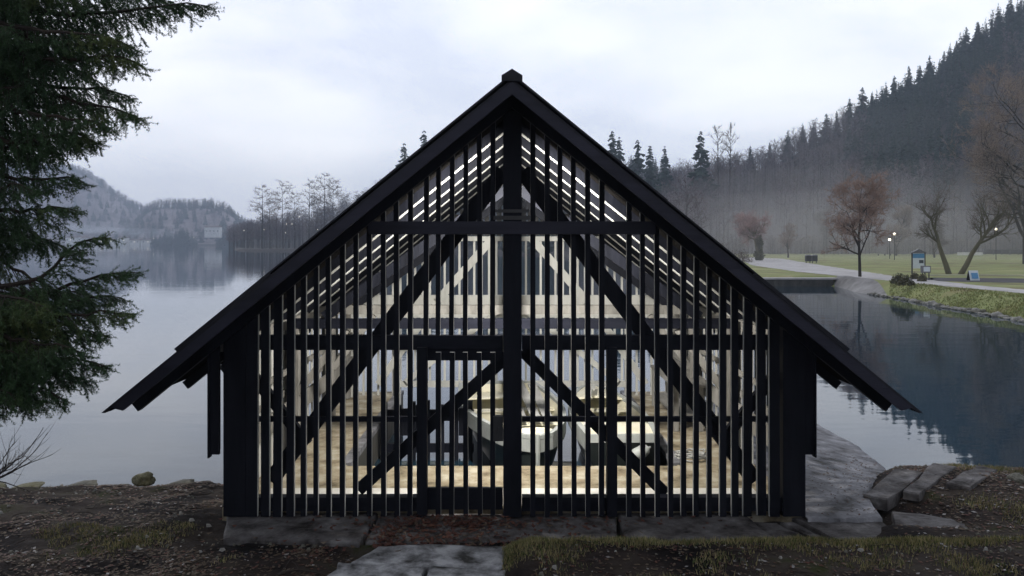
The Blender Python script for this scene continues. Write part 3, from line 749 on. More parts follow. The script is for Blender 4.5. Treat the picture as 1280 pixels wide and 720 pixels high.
# low quay wall with pale coping, and the paved landing wedge
f = MB(); Yw = 72.2; f.box(gx(905, Yw), gx(1042, Yw), Yw, Yw + .5, -1.2, .02); tag(f.build('shore_wall', 'slip_wall'), kind='structure')
f = MB(); f.box(gx(905, Yw), gx(1100, Yw), Yw - .1, Yw + 1.2, .022, .16); tag(f.build('shore_coping', 'gravel_path'), kind='structure')
f = MB(); vs = []; fs = []; cols = 16; rws = 8
for i in range(cols + 1):
    px = 1043 + 66 * i / cols; y0 = sh_y(px) - .1; y1 = min(73.2, y0 + 6.5) if px < 1075 else y0 + 6.5 * (1.02 - ((px - 1075) / 36) ** 2)
    for j in range(rws + 1): Y = y0 + max(.2, y1 - y0) * j / rws; vs.append((gx(px, Y), Y, land_z(px, Y) + .03))
for i in range(cols):
    for j in range(rws): fs.append((i * (rws + 1) + j, (i + 1) * (rws + 1) + j, (i + 1) * (rws + 1) + j + 1, i * (rws + 1) + j + 1))
f.add(vs, fs); tag(f.build('landing', 'landing', smooth=True), kind='structure')

# shoreline stones along the park bank
for i in range(120):
    px = 1084 + (i + rnd.random()) * 1.8; Y = lerp_tab(px, SH) + abs(rnd.gauss(.1, .35)); s = rnd.choice((.09, .12, .15, .2, .28)) * rnd.uniform(.8, 1.2)
    rock('bank_stone', RM[i % 5], (gx(px, Y), Y, land_z(px, Y) + .02), (s, s, s * .8), 'grey stone in the row lining the park shore across the inlet', 'stones lining the park shore', m=('pale_rock', 'pale_rock', 'rock')[i % 3])

# tufts roughening the near lawn
q = np.random.default_rng(51); T = []
for i in range(15000):
    px = q.uniform(1112, 1330); Y = lerp_tab(px, SH) + .7 + 6.5 * q.random() ** 1.3; X = gx(px, Y)
    if fbm(X, Y, .35, 6) < q.uniform(-.7, .7): continue
    z = land_z(px, Y) - .01; a = q.uniform(0, 6.283); h = q.uniform(.04, .15); w_ = q.uniform(.015, .05); c_, d_ = math.cos(a) * w_, math.sin(a) * w_
    T.append([(X - c_, Y - d_, z), (X + c_, Y + d_, z), (X + q.normal(0, .05), Y + q.normal(0, .05), z + h)])
tag(tri_obj('grass', T, ['park_grass', 'grass_straw'], mi=(q.random(len(T)) < .12).astype(np.int32)), 'rough grass tufts on the park bank above the stones', 'grass', kind='stuff')
# ------------------------------------------------------------------ trees
def conifer_proto(seed, whorls=24, per=8, slim=.17, ragged=.3, bare_low=.06):
    q = np.random.default_rng(seed); T = []; mi_ = []
    for k in range(5):                                            # trunk
        a, b = k * 1.2566, (k + 1) * 1.2566; r0 = .012
        T.append([(r0 * math.cos(a), r0 * math.sin(a), 0), (r0 * math.cos(b), r0 * math.sin(b), 0), (0, 0, .98)]); mi_.append(1)
    for w in range(whorls):
        t = (w + q.uniform(-.3, .3)) / whorls; t = max(0, t); z = bare_low + (1 - bare_low) * t
        Rr = slim * (1 - t) ** .85 * (1 + ragged * q.uniform(-1, .6)) + .012
        for k in range(per):
            if q.random() < .14: continue
            a = q.uniform(0, 6.283); L = Rr * q.uniform(.55, 1.15); dz = -L * q.uniform(.15, .6); ww = L * q.uniform(.22, .42)
            c, s = math.cos(a), math.sin(a); tip = (L * c, L * s, z + dz)
            for e in (-1, 1):
                T.append([(0, 0, z + .01), (L * .62 * c - s * ww * e, L * .62 * s + c * ww * e, z + dz * .85 - .012 * q.random()), tip]); mi_.append(0)
            T.append([(L * .3 * c, L * .3 * s, z + dz * .3), tip, (L * .7 * c, L * .7 * s, z + dz - L * q.uniform(.2, .45))]); mi_.append(0)
    return np.array(T, np.float32), np.array(mi_, np.int32)
def bare_proto(seed, limbs=26, twigs=8, spread=.26, low=.3, tw=.004, up=(.35, .9)):
    q = np.random.default_rng(seed); T = []; mi_ = []
    lean = q.normal(0, .02, 2)
    for k in range(4):
        a, b = k * 1.571, (k + 1) * 1.571; r0 = .011
        T.append([(r0 * math.cos(a), r0 * math.sin(a), 0), (r0 * math.cos(b), r0 * math.sin(b), 0), (lean[0], lean[1], .96)]); mi_.append(1)
    for i in range(limbs):
        t = low + (1 - low) * (i + q.random()) / limbs * .93; a = q.uniform(0, 6.283)
        L = spread * q.uniform(.5, 1.1) * math.sin(math.pi * min(.97, .22 + .78 * (t - low) / (1 - low))) ** .6
        p0 = np.array([lean[0] * t, lean[1] * t, t]); d = np.array([math.cos(a) * .75, math.sin(a) * .75, q.uniform(*up)]); d /= np.linalg.norm(d)
        n = np.array([-math.sin(a), math.cos(a), 0]); p1 = p0 + d * L; wv = n * .005
        T.append([p0 - wv, p0 + wv, p1]); mi_.append(1)
        for j in range(twigs):
            s = q.uniform(.25, 1); b0 = p0 + d * L * s; e = d * .5 + q.normal(0, .55, 3) + np.array([0, 0, .35]); e /= np.linalg.norm(e)
            l = L * q.uniform(.25, .6); sd = np.cross(e, q.normal(0, 1, 3)); sd /= np.linalg.norm(sd) + 1e-6
            T.append([b0 - sd * tw, b0 + sd * tw, b0 + e * l]); mi_.append(0)
    return np.array(T, np.float32), np.array(mi_, np.int32)
CON = [conifer_proto(s, 22 + s % 3, 7, .15 + .02 * (s % 3)) for s in range(5)]
BAR = [bare_proto(s + 40, 24, 8, .22 + .03 * (s % 3)) for s in range(6)]
def merge(items):
    """items: (proto, location, height, width factor, turn)"""
    V, K = [], []
    for (T, mi_), loc, h, wf, a in items:
        c, s = math.cos(a), math.sin(a)
        X = T.copy(); x, y = T[..., 0] * h * wf, T[..., 1] * h * wf
        X[..., 0] = c * x - s * y + loc[0]; X[..., 1] = s * x + c * y + loc[1]; X[..., 2] = T[..., 2] * h + loc[2]
        V.append(X); K.append(mi_)
    return np.concatenate(V), np.concatenate(K)
con_items, bare_items, brown_items = [], [], []
q = np.random.default_rng(77); n = 0
while n < 3600:
    px = q.uniform(286, 1560); ft, cr = lerp_tab(px, FOOT), lerp_tab(px, CREST)
    lo = lerp_tab(px, SH) + 4 if px < 880 else ft - 4
    Y = lo + (cr + 25 - lo) * q.random() ** .8
    if q.random() > Y / 480 : continue
    X = gx(px, Y); z = land_z(px, Y) - .3
    py = HOR - (z - EYE) * F / Y                                   # where it stands on the slope decides its kind
    dark = 1.1 * math.exp(-((px - 1150) / 75) ** 2 - ((py - 175) / 85) ** 2) + .38 * max(0, (Y - cr + 45) / 60) * (px > 700) + .35 * fbm(X, Y, .018, 3)
    if px > 1190 and py < 120: dark += .3
    if px < 440: dark -= .25
    if 470 < px < 820: dark += .40
    k = int(q.integers(0, 5)); a = q.uniform(0, 6.283)
    if dark > .42 + q.uniform(-.15, .25): con_items.append((CON[k], (X, Y, z), q.uniform(11, 19), q.uniform(.9, 1.3), a))
    elif px > 1190 and q.random() < .5 or q.random() < .12: brown_items.append((BAR[k], (X, Y, z), q.uniform(9, 15), q.uniform(1.0, 1.5), a))
    else: bare_items.append((BAR[k], (X, Y, z), q.uniform(10, 17), q.uniform(.9, 1.4), a))
    n += 1
V, K = merge(con_items); tag(tri_obj('conifer_wood', V, ['conifer', 'bark'], mi=K), 'dark conifer wood covering the upper right hillside', 'forest', kind='stuff')
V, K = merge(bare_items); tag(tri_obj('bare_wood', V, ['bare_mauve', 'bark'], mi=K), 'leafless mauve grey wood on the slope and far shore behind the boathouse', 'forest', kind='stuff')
V, K = merge(brown_items); tag(tri_obj('brown_wood', V, ['bare_brown', 'bark'], mi=K), 'leafless brown wood mixed through the right hillside', 'forest', kind='stuff')

under_items = []
for i in range(420):
    px = q.uniform(890, 1500); Y = ft_y(px) + q.normal(1, 3.0); under_items.append((BAR[int(q.integers(0, 6))], (gx(px, Y), Y, PARK - .6), q.uniform(2.2, 6), q.uniform(1.2, 2.2), q.uniform(0, 6)))
V, K = merge(under_items); tag(tri_obj('undergrowth', V, ['bare_brown', 'bark'], mi=K), 'brown leafless undergrowth along the foot of the wooded slope', 'undergrowth', kind='stuff')
# conifers and bare trees one can tell apart on the skyline
def proto_obj(name, pr, mats):
    T, K = pr
    ms = [bpy.data.meshes.new(name + '_' + x) for x in ('crown', 'trunk')]
    res = []
    for sel, mt in ((0, mats[0]), (1, mats[1])):
        X = T[K == sel]; n = len(X); me = ms[sel]
        me.vertices.add(n * 3); me.vertices.foreach_set('co', X.reshape(-1)); me.loops.add(n * 3); me.loops.foreach_set('vertex_index', np.arange(n * 3, dtype=np.int32))
        me.polygons.add(n); me.polygons.foreach_set('loop_start', np.arange(0, n * 3, 3, dtype=np.int32)); me.materials.append(M[mt]); me.update(calc_edges=True); res.append(me)
    return res
CONM = [proto_obj('skyline_conifer', conifer_proto(90 + i, 46, 9, .14 + .02 * i, .55), ('conifer', 'bark')) for i in range(3)]
LARM = [proto_obj('larch', bare_proto(70 + i, 52, 11, .21, .34, .0028, (-.12, .30)), ('twig_grey', 'bark')) for i in range(3)]
SKYB = proto_obj('skyline_bare_tree', bare_proto(83, 40, 11, .2, .3, .0028), ('twig_grey', 'bark'))
def far_tree(name, meshes, px, top, Y, label, group, wf=1.0, h=None):
    g0 = land_z(px, Y) if px > 286 else PARK
    ztop = EYE + (HOR - top) * Y / F; h = ztop - g0 + .4
    t = thing(name, label, 'tree', (gx(px, Y), Y, g0 - .4), group); t.scale = (h * wf, h * wf, h); t.rotation_euler = (0, 0, rnd.uniform(0, 6))
    for nm, me in zip(('crown', 'trunk'), meshes):
        o = bpy.data.objects.new(nm, me); COL.objects.link(o); o.parent = t
    return t
for i, (px, top, Y) in enumerate(((765, 162, 300), (774, 170, 290), (797, 174, 310), (812, 181, 300), (831, 182, 330), (876, 163, 300))):
    far_tree('skyline_conifer', CONM[i % 3], px, top, Y, 'tall dark conifer standing clear of the wood just right of the boathouse roof' if px < 850 else 'lone spire of a conifer beside two bare trees on the skyline', 'conifers right of the roof' if px < 850 else None, 1.35)
for px, top, Y in ((505, 178, 330), (530, 162, 330)):
    far_tree('skyline_conifer', CONM[1], px, top, Y, 'dark conifer top showing above the left slope of the boathouse roof', 'conifers left of the ridge', 1.35)
for px, top, Y in ((899, 154, 300), (911, 152, 305)):
    far_tree('skyline_bare_tree', SKYB, px, top, Y, 'slender bare tree standing high on the skyline beside the lone conifer', 'bare skyline trees', .8)
for i, px in enumerate((938, 962, 985, 1003, 1017, 1033, 1046, 1062, 1078, 1090, 1108, 1118, 1136, 1150, 1162, 1180, 1196, 1208, 1222)):
    cr = lerp_tab(px, CREST); top = lerp_tab(px, SIL) - rnd.uniform(-7, 5) - (7 if px in (1118, 1078) else 0)
    far_tree('skyline_conifer', CONM[i % 3], px, top, cr - 6, 'dark conifer in the row along the crest of the right hillside', 'conifers along the hill crest', rnd.uniform(1.3, 1.9))
for i, (px, top, Y, wf) in enumerate(((328, 228, 385, 1.25), (337, 246, 390, 1.0), (354, 222, 380, 1.15), (368, 238, 392, 1.0), (386, 221, 380, 1.1), (396, 247, 390, 1.0), (406, 213, 384, 1.15), (416, 222, 392, 1.1), (433, 238, 390, 1.0), (447, 236, 390, 1.0))):
    far_tree('larch', LARM[i % 3], px, top, Y, 'tall bare larch with level branches rising above the wood on the left point', 'larches on the left point', wf)

# ------------------------------------------------------------------ park trees grown branch by branch
def grow(seed, base, H, r0, lean=(0, 0), fork=.35, levels=4, spread=.75, upw=.12, sl_per=9, sl_len=.5, sl_w=.018, nch=(5, 6, 6, 5), ratio=.62, trunk_frac=.62):
    q = np.random.default_rng(seed); tubes = []; sliv = []
    st = [(np.array(base, float), np.array([lean[0], lean[1], 1.0]), H * trunk_frac, r0, 0)]
    while st:
        p, d, L, r, lv = st.pop(); d = d / np.linalg.norm(d); ns = 6 if lv < 2 else 4; pts = [p]; rad = [r]
        for i in range(ns):
            d = d + q.normal(0, .10 + .05 * lv, 3) + np.array([0, 0, upw * (1 if lv else .3)]); d /= np.linalg.norm(d)
            p = p + d * L / ns; pts.append(p); rad.append(max(.006, r * (1 - .75 * (i + 1) / ns)))
        tubes.append((pts, rad, lv))
        if lv < levels - 1:
            for c in range(nch[lv]):
                t = q.uniform(fork if lv == 0 else .25, 1.0); k = min(ns - 1, int(t * ns)); f_ = t * ns - k
                b = pts[k] * (1 - f_) + pts[k + 1] * f_; dd = pts[k + 1] - pts[k]; dd = dd / np.linalg.norm(dd)
                s = np.cross(dd, q.normal(0, 1, 3)); s /= np.linalg.norm(s) + 1e-9
                st.append((b, dd * q.uniform(.5, .9) + s * spread * q.uniform(.7, 1.2), L * ratio * q.uniform(.7, 1.15) * (1 - .35 * t * (lv == 0)), max(.006, rad[k] * .62), lv + 1))
        if lv >= levels - 2:
            for c in range(sl_per * (2 if lv == levels - 1 else 1)):
                t = q.uniform(.1, 1) * ns; k = min(ns - 1, int(t)); b = pts[k] + (pts[k + 1] - pts[k]) * (t - k); dd = pts[k + 1] - pts[k]; dd = dd / np.linalg.norm(dd)
                e = dd * .7 + q.normal(0, .5, 3) + np.array([0, 0, .2]); e /= np.linalg.norm(e); l = sl_len * q.uniform(.5, 1.3); s = np.cross(e, q.normal(0, 1, 3)); s /= np.linalg.norm(s) + 1e-9
                sliv.append([b - s * sl_w, b + s * sl_w, b + e * l])
    return tubes, np.array(sliv, np.float32)
def park_tree(name, label, px, py, H, r0, bark, twig, group=None, extra=(), **kw):
    g_ = on_park(px, py); t = thing(name, label, 'tree', g_, group)
    mb = MB(); sl = []
    for (bx, by, ln, hh, sd) in (extra or ((0, 0, kw.pop('lean', (0, 0)), H, kw.pop('seed', 1)),)):
        tb, s = grow(sd, (bx, by, -.1), hh, r0, lean=ln, **kw); sl.append(s)
        for pts, rad, lv in tb: mb.tube(pts, rad, 7 if lv == 0 else (5 if lv == 1 else 3), cap=False)
    mb.build('trunk', bark, t, smooth=True); tri_obj('crown', np.concatenate(sl), twig, t)
    return t, g_
park_tree('park_tree', 'slim straight park tree with rusty haze of twigs beside the curving path', 1075, 346, 9.4, .15, 'bark', 'twig_rust', seed=5, trunk_frac=.80, fork=.25, levels=4, nch=(17, 8, 5, 4), ratio=.50, spread=1.15, upw=.06, sl_per=8, sl_len=.6, sl_w=.012)
park_tree('park_tree', 'pair of bare leaning trunks spreading in a V behind the information board', 1196, 342.5, 9.5, .28, 'bark_moss', 'twig_grey', extra=((-.75, 0, (-.26, .05), 10.5, 12), (.35, 0, (.30, 0), 12, 13)), fork=.38, levels=4, nch=(9, 6, 5, 4), ratio=.60, spread=.7, upw=.12, sl_per=3, sl_len=.6, sl_w=.009, trunk_frac=.58)
t_, g_ = park_tree('park_tree', 'ivy trunked tree with pinkish buds at the far end of the path', 949, 325.5, 9.6, .34, 'bark_moss', 'twig_pink', seed=22, trunk_frac=.7, fork=.35, levels=4, nch=(12, 7, 5, 4), ratio=.56, spread=1.05, upw=.08, sl_per=9, sl_len=.9, sl_w=.016)
q = np.random.default_rng(31); T = []
for i in range(1500):
    z = q.uniform(0, 4.2); a = q.uniform(0, 6.283); r_ = (.42 + .35 * math.sin(z * 1.6) ** 2) * q.uniform(.5, 1.3) * (1 - .1 * z); p_ = np.array([r_ * math.cos(a), r_ * math.sin(a), z]); e = q.normal(0, .14, (3, 3)); T.append(p_ + e)
tri_obj('ivy', np.array(T, np.float32), 'ivy', t_)
park_tree('park_tree', 'small tan tree beyond the roof eave at the path head', 985, 322, 7.5, .2, 'bark', 'twig_tan', seed=25, trunk_frac=.7, fork=.15, levels=4, nch=(10, 7, 5, 4), ratio=.5, spread=.9, sl_per=5, sl_len=.7, sl_w=.02)
park_tree('park_tree', 'huge brown leafless tree overhanging the right edge of the park', 1283, 330, 27, .5, 'bark', 'twig_tan', seed=43, trunk_frac=.8, fork=.14, levels=4, nch=(20, 11, 7, 5), ratio=.50, spread=1.0, upw=.05, sl_per=6, sl_len=1.2, sl_w=.024)
park_tree('park_tree', 'brown bushy tree standing behind the rusty twigged tree', 1120, 319.5, 13, .3, 'bark', 'twig_tan', seed=61, trunk_frac=.7, fork=.15, levels=4, nch=(12, 8, 6, 4), ratio=.5, spread=.9, sl_per=5, sl_len=1.0, sl_w=.025)
park_tree('park_tree', 'low grey thicket tree between the board and the leaning trunks', 1168, 322, 9, .22, 'bark', 'twig_grey', seed=67, trunk_frac=.6, fork=.12, levels=4, nch=(12, 7, 6, 4), ratio=.55, spread=.9, sl_per=5, sl_len=.9, sl_w=.022)
park_tree('park_tree', 'grey bare tree at the forest foot behind the path', 1030, 317.5, 14, .25, 'bark', 'twig_grey', seed=71, trunk_frac=.7, fork=.15, levels=4, nch=(12, 8, 6, 4), ratio=.48, spread=.8, sl_per=5, sl_len=1.1, sl_w=.03)

# shrubs and small things in the park
def shrub(px, py, w, h, label, mt='shrub_leaf', seed=1, n=700, name='shrub'):
    q = np.random.default_rng(seed); T = []; g_ = on_park(px, py)
    for i in range(n):
        d = q.normal(0, 1, 3); d /= np.linalg.norm(d); d[2] = abs(d[2]); r_ = q.uniform(.55, 1.05) ** .5 * (1 + .2 * math.sin(5 * math.atan2(d[1], d[0]) + seed))
        p_ = np.array([d[0] * w / 2 * r_, d[1] * w / 2 * r_, d[2] * h * r_]); T.append(p_ + q.normal(0, .06, (3, 3)))
    o = tri_obj(name, T, mt); o.location = g_; return tag(o, label, 'shrub')
shrub(1123, 354, .95, .65, 'low rounded bush nearest the paved landing, left of its twin', seed=3)
shrub(1132, 356.5, .95, .62, 'low rounded bush on the grass tip, right of its twin', seed=4)
shrub(1143, 349, .55, .5, 'small clipped bush before the left post of the information board', seed=5, n=400)
shrub(1153, 352, .6, .55, 'small clipped bush under the boxed notice stand', seed=6, n=400)
for i, px in enumerate((915, 924, 931)): shrub(px, 326 + i, 2.2, 1.7, 'leafless bush in the thicket at the path head by the roof eave', 'twig_grey', seed=8 + i, n=900)['group'] = 'bushes at the path head'
# information board
g_ = on_park(1148, 342.5); b = thing('information_board', 'blue and white information board on two posts beside the path', 'information board', g_)
for x in (-.62, .62): m_ = MB(); m_.box(x - .05, x + .05, -.05, .05, -.1, 2.05); m_.build('post', 'black_metal', b)
m_ = MB(); m_.box(-.57, .57, -.03, .03, .55, 2.0); m_.build('panel', 'sign_white', b)
m_ = MB(); m_.box(-.55, .55, -.04, -.032, 1.55, 1.98); m_.build('header', 'sign_blue', b)
m_ = MB(); m_.box(.05, .48, -.04, -.032, 1.05, 1.36); m_.build('picture', 'sign_dark', b)
m_ = MB(); m_.prism([(-.78, 2.05), (.78, 2.05), (0, 2.42)], -.14, .14); m_.build('gable_top', 'grey_metal', b)
# boxed notice stand on legs
g_ = on_park(1157, 350.5); b = thing('notice_stand', 'grey boxed notice stand on short legs before the information board', 'stand', g_)
m_ = MB(); m_.box(-.32, .32, -.18, .18, .62, 1.18); m_.build('cabinet', 'grey_metal', b)
m_ = MB(); m_.box(-.26, .26, -.19, -.182, .72, 1.1); m_.build('notice', 'sign_white', b)
for x in (-.27, .27): m_ = MB(); m_.box(x - .03, x + .03, -.03, .03, -.05, .62); m_.build('leg', 'black_metal', b)
# folding pavement sign
g_ = on_park(1217, 350.5); b = thing('pavement_sign', 'folding pavement sign with a pale blue panel on the asphalt', 'sign', g_)
m_ = MB(); m_.hexa([(-.42, -.32, 0), (.32, -.32, 0), (.32, -.28, 0), (-.42, -.28, 0), (-.42, -.04, .8), (.32, -.04, .8), (.32, 0, .8), (-.42, 0, .8)]); m_.build('front_panel', 'sign_white', b)
m_ = MB(); m_.hexa([(-.42, .28, 0), (.32, .28, 0), (.32, .32, 0), (-.42, .32, 0), (-.42, .005, .8), (.32, .005, .8), (.32, .04, .8), (-.42, .04, .8)]); m_.build('rear_panel', 'black_metal', b)
m_ = MB(); m_.hexa([(-.30, -.275, .16), (.22, -.275, .16), (.22, -.265, .16), (-.30, -.265, .16), (-.30, -.115, .62), (.22, -.115, .62), (.22, -.105, .62), (-.30, -.105, .62)]); o = m_.build('poster', 'sign_blue', b); o.location = (0, -.055, 0)
# twin bins
for px, lab in ((1010, 'left of two dark litter bins standing on the far lawn'), (1018, 'right of two dark litter bins standing on the far lawn')):
    g_ = on_park(px, 329); b = thing('litter_bin', lab, 'bin', g_, 'twin litter bins')
    m_ = MB(); m_.box(-.36, .36, -.3, .3, .28, 1.12); m_.build('bin_body', 'black_metal', b)
    m_ = MB(); m_.hexa([(-.4, -.34, 1.12), (.4, -.34, 1.12), (.4, .34, 1.12), (-.4, .34, 1.12), (-.3, -.2, 1.26), (.3, -.2, 1.26), (.3, .2, 1.26), (-.3, .2, 1.26)]); m_.build('bin_lid', 'grey_metal', b)
    for x in (-.28, .28): m_ = MB(); m_.box(x - .04, x + .04, -.05, .05, -.05, .28); m_.build('leg', 'black_metal', b)
# pale low wall and dark fence at the forest foot
def wall_thing(name, label, cat, p0, p1, z0, z1, mt, th=.3):
    a, b_ = on_park(*p0), on_park(*p1); m_ = MB(); m_.bar((a.x, a.y, (z0 + z1) / 2), (b_.x, b_.y, (z0 + z1) / 2), th, z1 - z0); return tag(m_.build(name, mt), label, cat)
wall_thing('low_wall', 'white low wall on the lawn behind the leaning trunks', 'wall', (1197, 319), (1228, 319), .2, 1.0, 'house_wall')
fe = thing('fence', 'dark plank fence along the forest foot at the right', 'fence', on_park(1262, 318.5)); c = on_park(1262, 318.5)
m_ = MB(); m_.box(-6.2, 6.2, -.03, .03, .2, 1.25); m_.build('plank_panel', 'sheathing', fe)
for i in range(7): m_ = MB(); m_.box(-6.2 + i * 2.05, -6.05 + i * 2.05, -.12, -.035, -.1, 1.35); m_.build('post', 'black_metal', fe)
def bench(px, py, lab):
    b = thing('park_bench', lab, 'bench', on_park(px, py), 'benches on the far lawn')
    m_ = MB(); m_.box(-.9, .9, -.25, .25, .42, .48); m_.build('seat', 'grey_wood', b)
    m_ = MB(); m_.box(-.9, .9, .24, .29, .55, .95); m_.build('backrest', 'grey_wood', b)
    for x in (-.75, .75): m_ = MB(); m_.box(x - .04, x + .04, -.22, .27, -.05, .42); m_.build('leg', 'black_metal', b)
bench(1102, 319.5, 'grey bench at the lawn edge, left of its neighbour'); bench(1117, 319.5, 'grey bench at the lawn edge behind the rusty twigged tree')
# lit path lamps
def path_lamp(px, py, Y, lab, z0=PARK, group='lit lamps by the park'):
    top = EYE - (py - HOR) * Y / F; b = thing('street_lamp', lab, 'lamp', (gx(px, Y), Y, z0), group)
    h = top - z0; s = Y / 150
    m_ = MB(); m_.tube([(0, 0, -.2), (0, 0, h - .1)], [.07, .045], 7); m_.build('post', 'black_metal', b)
    m_ = MB(); m_.tube([(0, 0, h - .12), (0, 0, h + .12 * s), (0, 0, h + .28 * s)], [.16 * s, .24 * s, .1 * s], 9); m_.build('lantern', 'warm_lamp', b)
    m_ = MB(); m_.tube([(0, 0, h + .281 * s), (0, 0, h + .42 * s)], [.32 * s, .04 * s], 9); m_.build('cap', 'black_metal', b)
path_lamp(1245, 287, 140, 'lit lamp post glowing before the dark trees at the right')
path_lamp(1118, 293, 140, 'lit lamp post glowing behind the rusty twigged tree')
path_lamp(1112, 300, 150, 'low lit lamp just left below the one behind the rusty tree')

# ------------------------------------------------------------------ far shore: hills, village, white villa
def far_hill(name, tab, y0, y1, mt='forest_floor'):
    vs, fs = [], []; ps = [tab[0][0] + (tab[-1][0] - tab[0][0]) * i / 90 for i in range(91)]; nr = 14
    for p in ps:
        sil = lerp_tab(p, tab)
        H = max(.5, EYE + (HOR - sil) / F * (y0 + (y1 - y0) * .8) - 10)
        for j in range(nr):
            t = j / (nr - 1); Y = y0 + (y1 - y0) * t
            z = -1 + (H + 1) * sm(0, .8, t) ** .9 * (1 if t < .8 else 1 - .3 * (t - .8)) if p > tab[0][0] and p < tab[-1][0] else -1.2
            if t < .05: z = min(z, .4 if t > 0 else -1)
            vs.append((gx(p, Y), Y, z + 4 * fbm(gx(p, Y), Y, .006, 2) * (t > .3)))
    for i in range(90):
        for j in range(nr - 1): fs.append((i * nr + j, (i + 1) * nr + j, (i + 1) * nr + j + 1, i * nr + j + 1))
    me = bpy.data.meshes.new(name); me.from_pydata(vs, [], fs); me.materials.append(M[mt]); me.polygons.foreach_set('use_smooth', [True] * len(fs))
    o = bpy.data.objects.new(name, me); COL.objects.link(o); tag(o, kind='structure')
    def zat(p, t):
        i = min(89.999, max(0, (p - ps[0]) / (ps[-1] - ps[0]) * 90)); j = min(nr - 1.001, t * (nr - 1)); i0, j0 = int(i), int(j)
        f_, g_ = i - i0, j - j0; Z = lambda a, b_: vs[a * nr + b_][2]
        return Z(i0, j0) * (1 - f_) * (1 - g_) + Z(i0 + 1, j0) * f_ * (1 - g_) + Z(i0, j0 + 1) * (1 - f_) * g_ + Z(i0 + 1, j0 + 1) * f_ * g_
    return zat
HA = [(-420, 300), (-350, 262), (-200, 225), (-60, 208), (40, 204), (85, 208), (100, 212), (120, 222), (140, 238), (160, 251), (185, 262), (205, 272), (240, 285), (280, 300), (300, 306)]
HB = [(150, 306), (165, 285), (180, 262), (190, 254), (215, 252), (250, 252), (275, 254), (288, 261), (300, 272), (330, 282), (380, 290), (470, 296), (560, 304)]
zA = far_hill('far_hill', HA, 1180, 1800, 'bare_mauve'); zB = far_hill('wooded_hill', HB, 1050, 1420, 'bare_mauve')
items, items2 = [], []; q = np.random.default_rng(5)
for zf, tab, y0, y1, n in ((zA, HA, 1180, 1800, 1500), (zB, HB, 1050, 1420, 1000)):
    for i in range(n):
        p = q.uniform(max(tab[0][0], -30), tab[-1][0] - 3); t = q.uniform(.06, .9) if q.random() < .7 else q.uniform(.7, .85); Y = y0 + (y1 - y0) * t
        cn = q.random() < (.32 if zf is zA else .5)
        it = (CON[i % 5] if cn else BAR[i % 6], (gx(p, Y), Y, zf(p, t) - .5), q.uniform(11, 20), q.uniform(1.4, 2.0), q.uniform(0, 6))
        (items if cn else items2).append(it)
V, K = merge(items); tag(tri_obj('far_conifers', V, ['conifer', 'bark'], mi=K), 'dark conifers mixed through the hazy far hills across the lake', 'forest', kind='stuff')
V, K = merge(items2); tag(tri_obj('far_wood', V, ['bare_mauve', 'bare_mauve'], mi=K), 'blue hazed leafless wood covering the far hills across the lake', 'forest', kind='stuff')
items = []
for i in range(60):
    p = (228 + q.normal(0, 7), 290 + q.normal(0, 9), 205 + q.normal(0, 14))[i % 3]; Y = 1015 + q.uniform(0, 20); items.append((CON[i % 5], (gx(p, Y), Y, 0), q.uniform(11, 26) * (1, .85, .6)[i % 3], 2.0, q.uniform(0, 6)))
V, K = merge(items); tag(tri_obj('shore_trees', V, ['conifer', 'bark'], mi=K), 'dark clumps of trees on the far shore beside the white villa', 'trees', kind='stuff')
# strip of land the village stands on
ld_ = MB(); ld_.add([(gx(-300, 1030), 1030, -1), (gx(330, 1030), 1030, -1), (gx(330, 1036), 1036, .8), (gx(-300, 1036), 1036, .8), (gx(330, 1300), 1300, 4), (gx(-300, 1300), 1300, 4)], [(0, 1, 2, 3), (3, 2, 4, 5)])
tag(ld_.build('far_shore', 'forest_floor'), kind='structure')
def house(name, px, py_base, py_eave, w, Y, label, group, roof=2.0):
    x = gx(px, Y); z = EYE - (py_base - HOR) * Y / F; h = (py_base - py_eave) * Y / F; b = thing(name, label, 'house', (x, Y, z), group)
    m_ = MB(); m_.box(-w / 2, w / 2, 0, 9, -3, h); m_.build('wall', 'house_wall', b)
    m_ = MB(); m_.add([(-w / 2 - .6, -.6, h), (w / 2 + .6, -.6, h), (w / 2 + .6, 9.6, h), (-w / 2 - .6, 9.6, h), (-w / 2 - .6, 4.5, h + roof), (w / 2 + .6, 4.5, h + roof)], [(0, 1, 5, 4), (2, 3, 4, 5), (1, 2, 5), (3, 0, 4), (3, 2, 1, 0)]); m_.build('roof', 'house_roof', b)
    for k in range(max(2, int(w / 4))):
        m_ = MB(); xx = -w / 2 + (k + .5) * w / max(2, int(w / 4)); m_.box(xx - .6, xx + .6, -.05, -.01, h * .45, h * .45 + 1.4); m_.build('window', 'window_glow' if k == 1 and group else 'window_dark', b)
house('villa', 265, 294, 284, 19, 1006, 'white villa standing above the far shore among dark trees', None, 2)
for px, pb, pe, w in ((88, 303, 297.5, 10), (97, 303, 297, 14), (109, 303.5, 298.5, 13), (124, 304, 300, 9), (136, 304, 300, 8), (152, 303.5, 298, 9), (168, 304.5, 301, 10), (182, 304.5, 301, 9)):
    house('village_house', px, pb + .5, pe - .5, w * 1.25, 1012 + rnd.uniform(0, 16), 'small pale village house in the row along the far left shore', 'houses along the far shore')
def far_lamp(px, py, Y, label, group):
    z = EYE - (py - HOR) * Y / F; b = thing('shore_lamp', label, 'lamp', (gx(px, Y), Y, .3), group); r_ = .00042 * Y
    m_ = MB(); m_.tube([(0, 0, -.3), (0, 0, z - .3 - r_)], .09, 6); m_.build('post', 'black_metal', b)
    m_ = MB(); m_.tube([(0, 0, z - .3 - r_), (0, 0, z - .3), (0, 0, z - .3 + r_)], [r_ * .5, r_, r_ * .4], 8); m_.build('lantern', 'shore_glow', b)
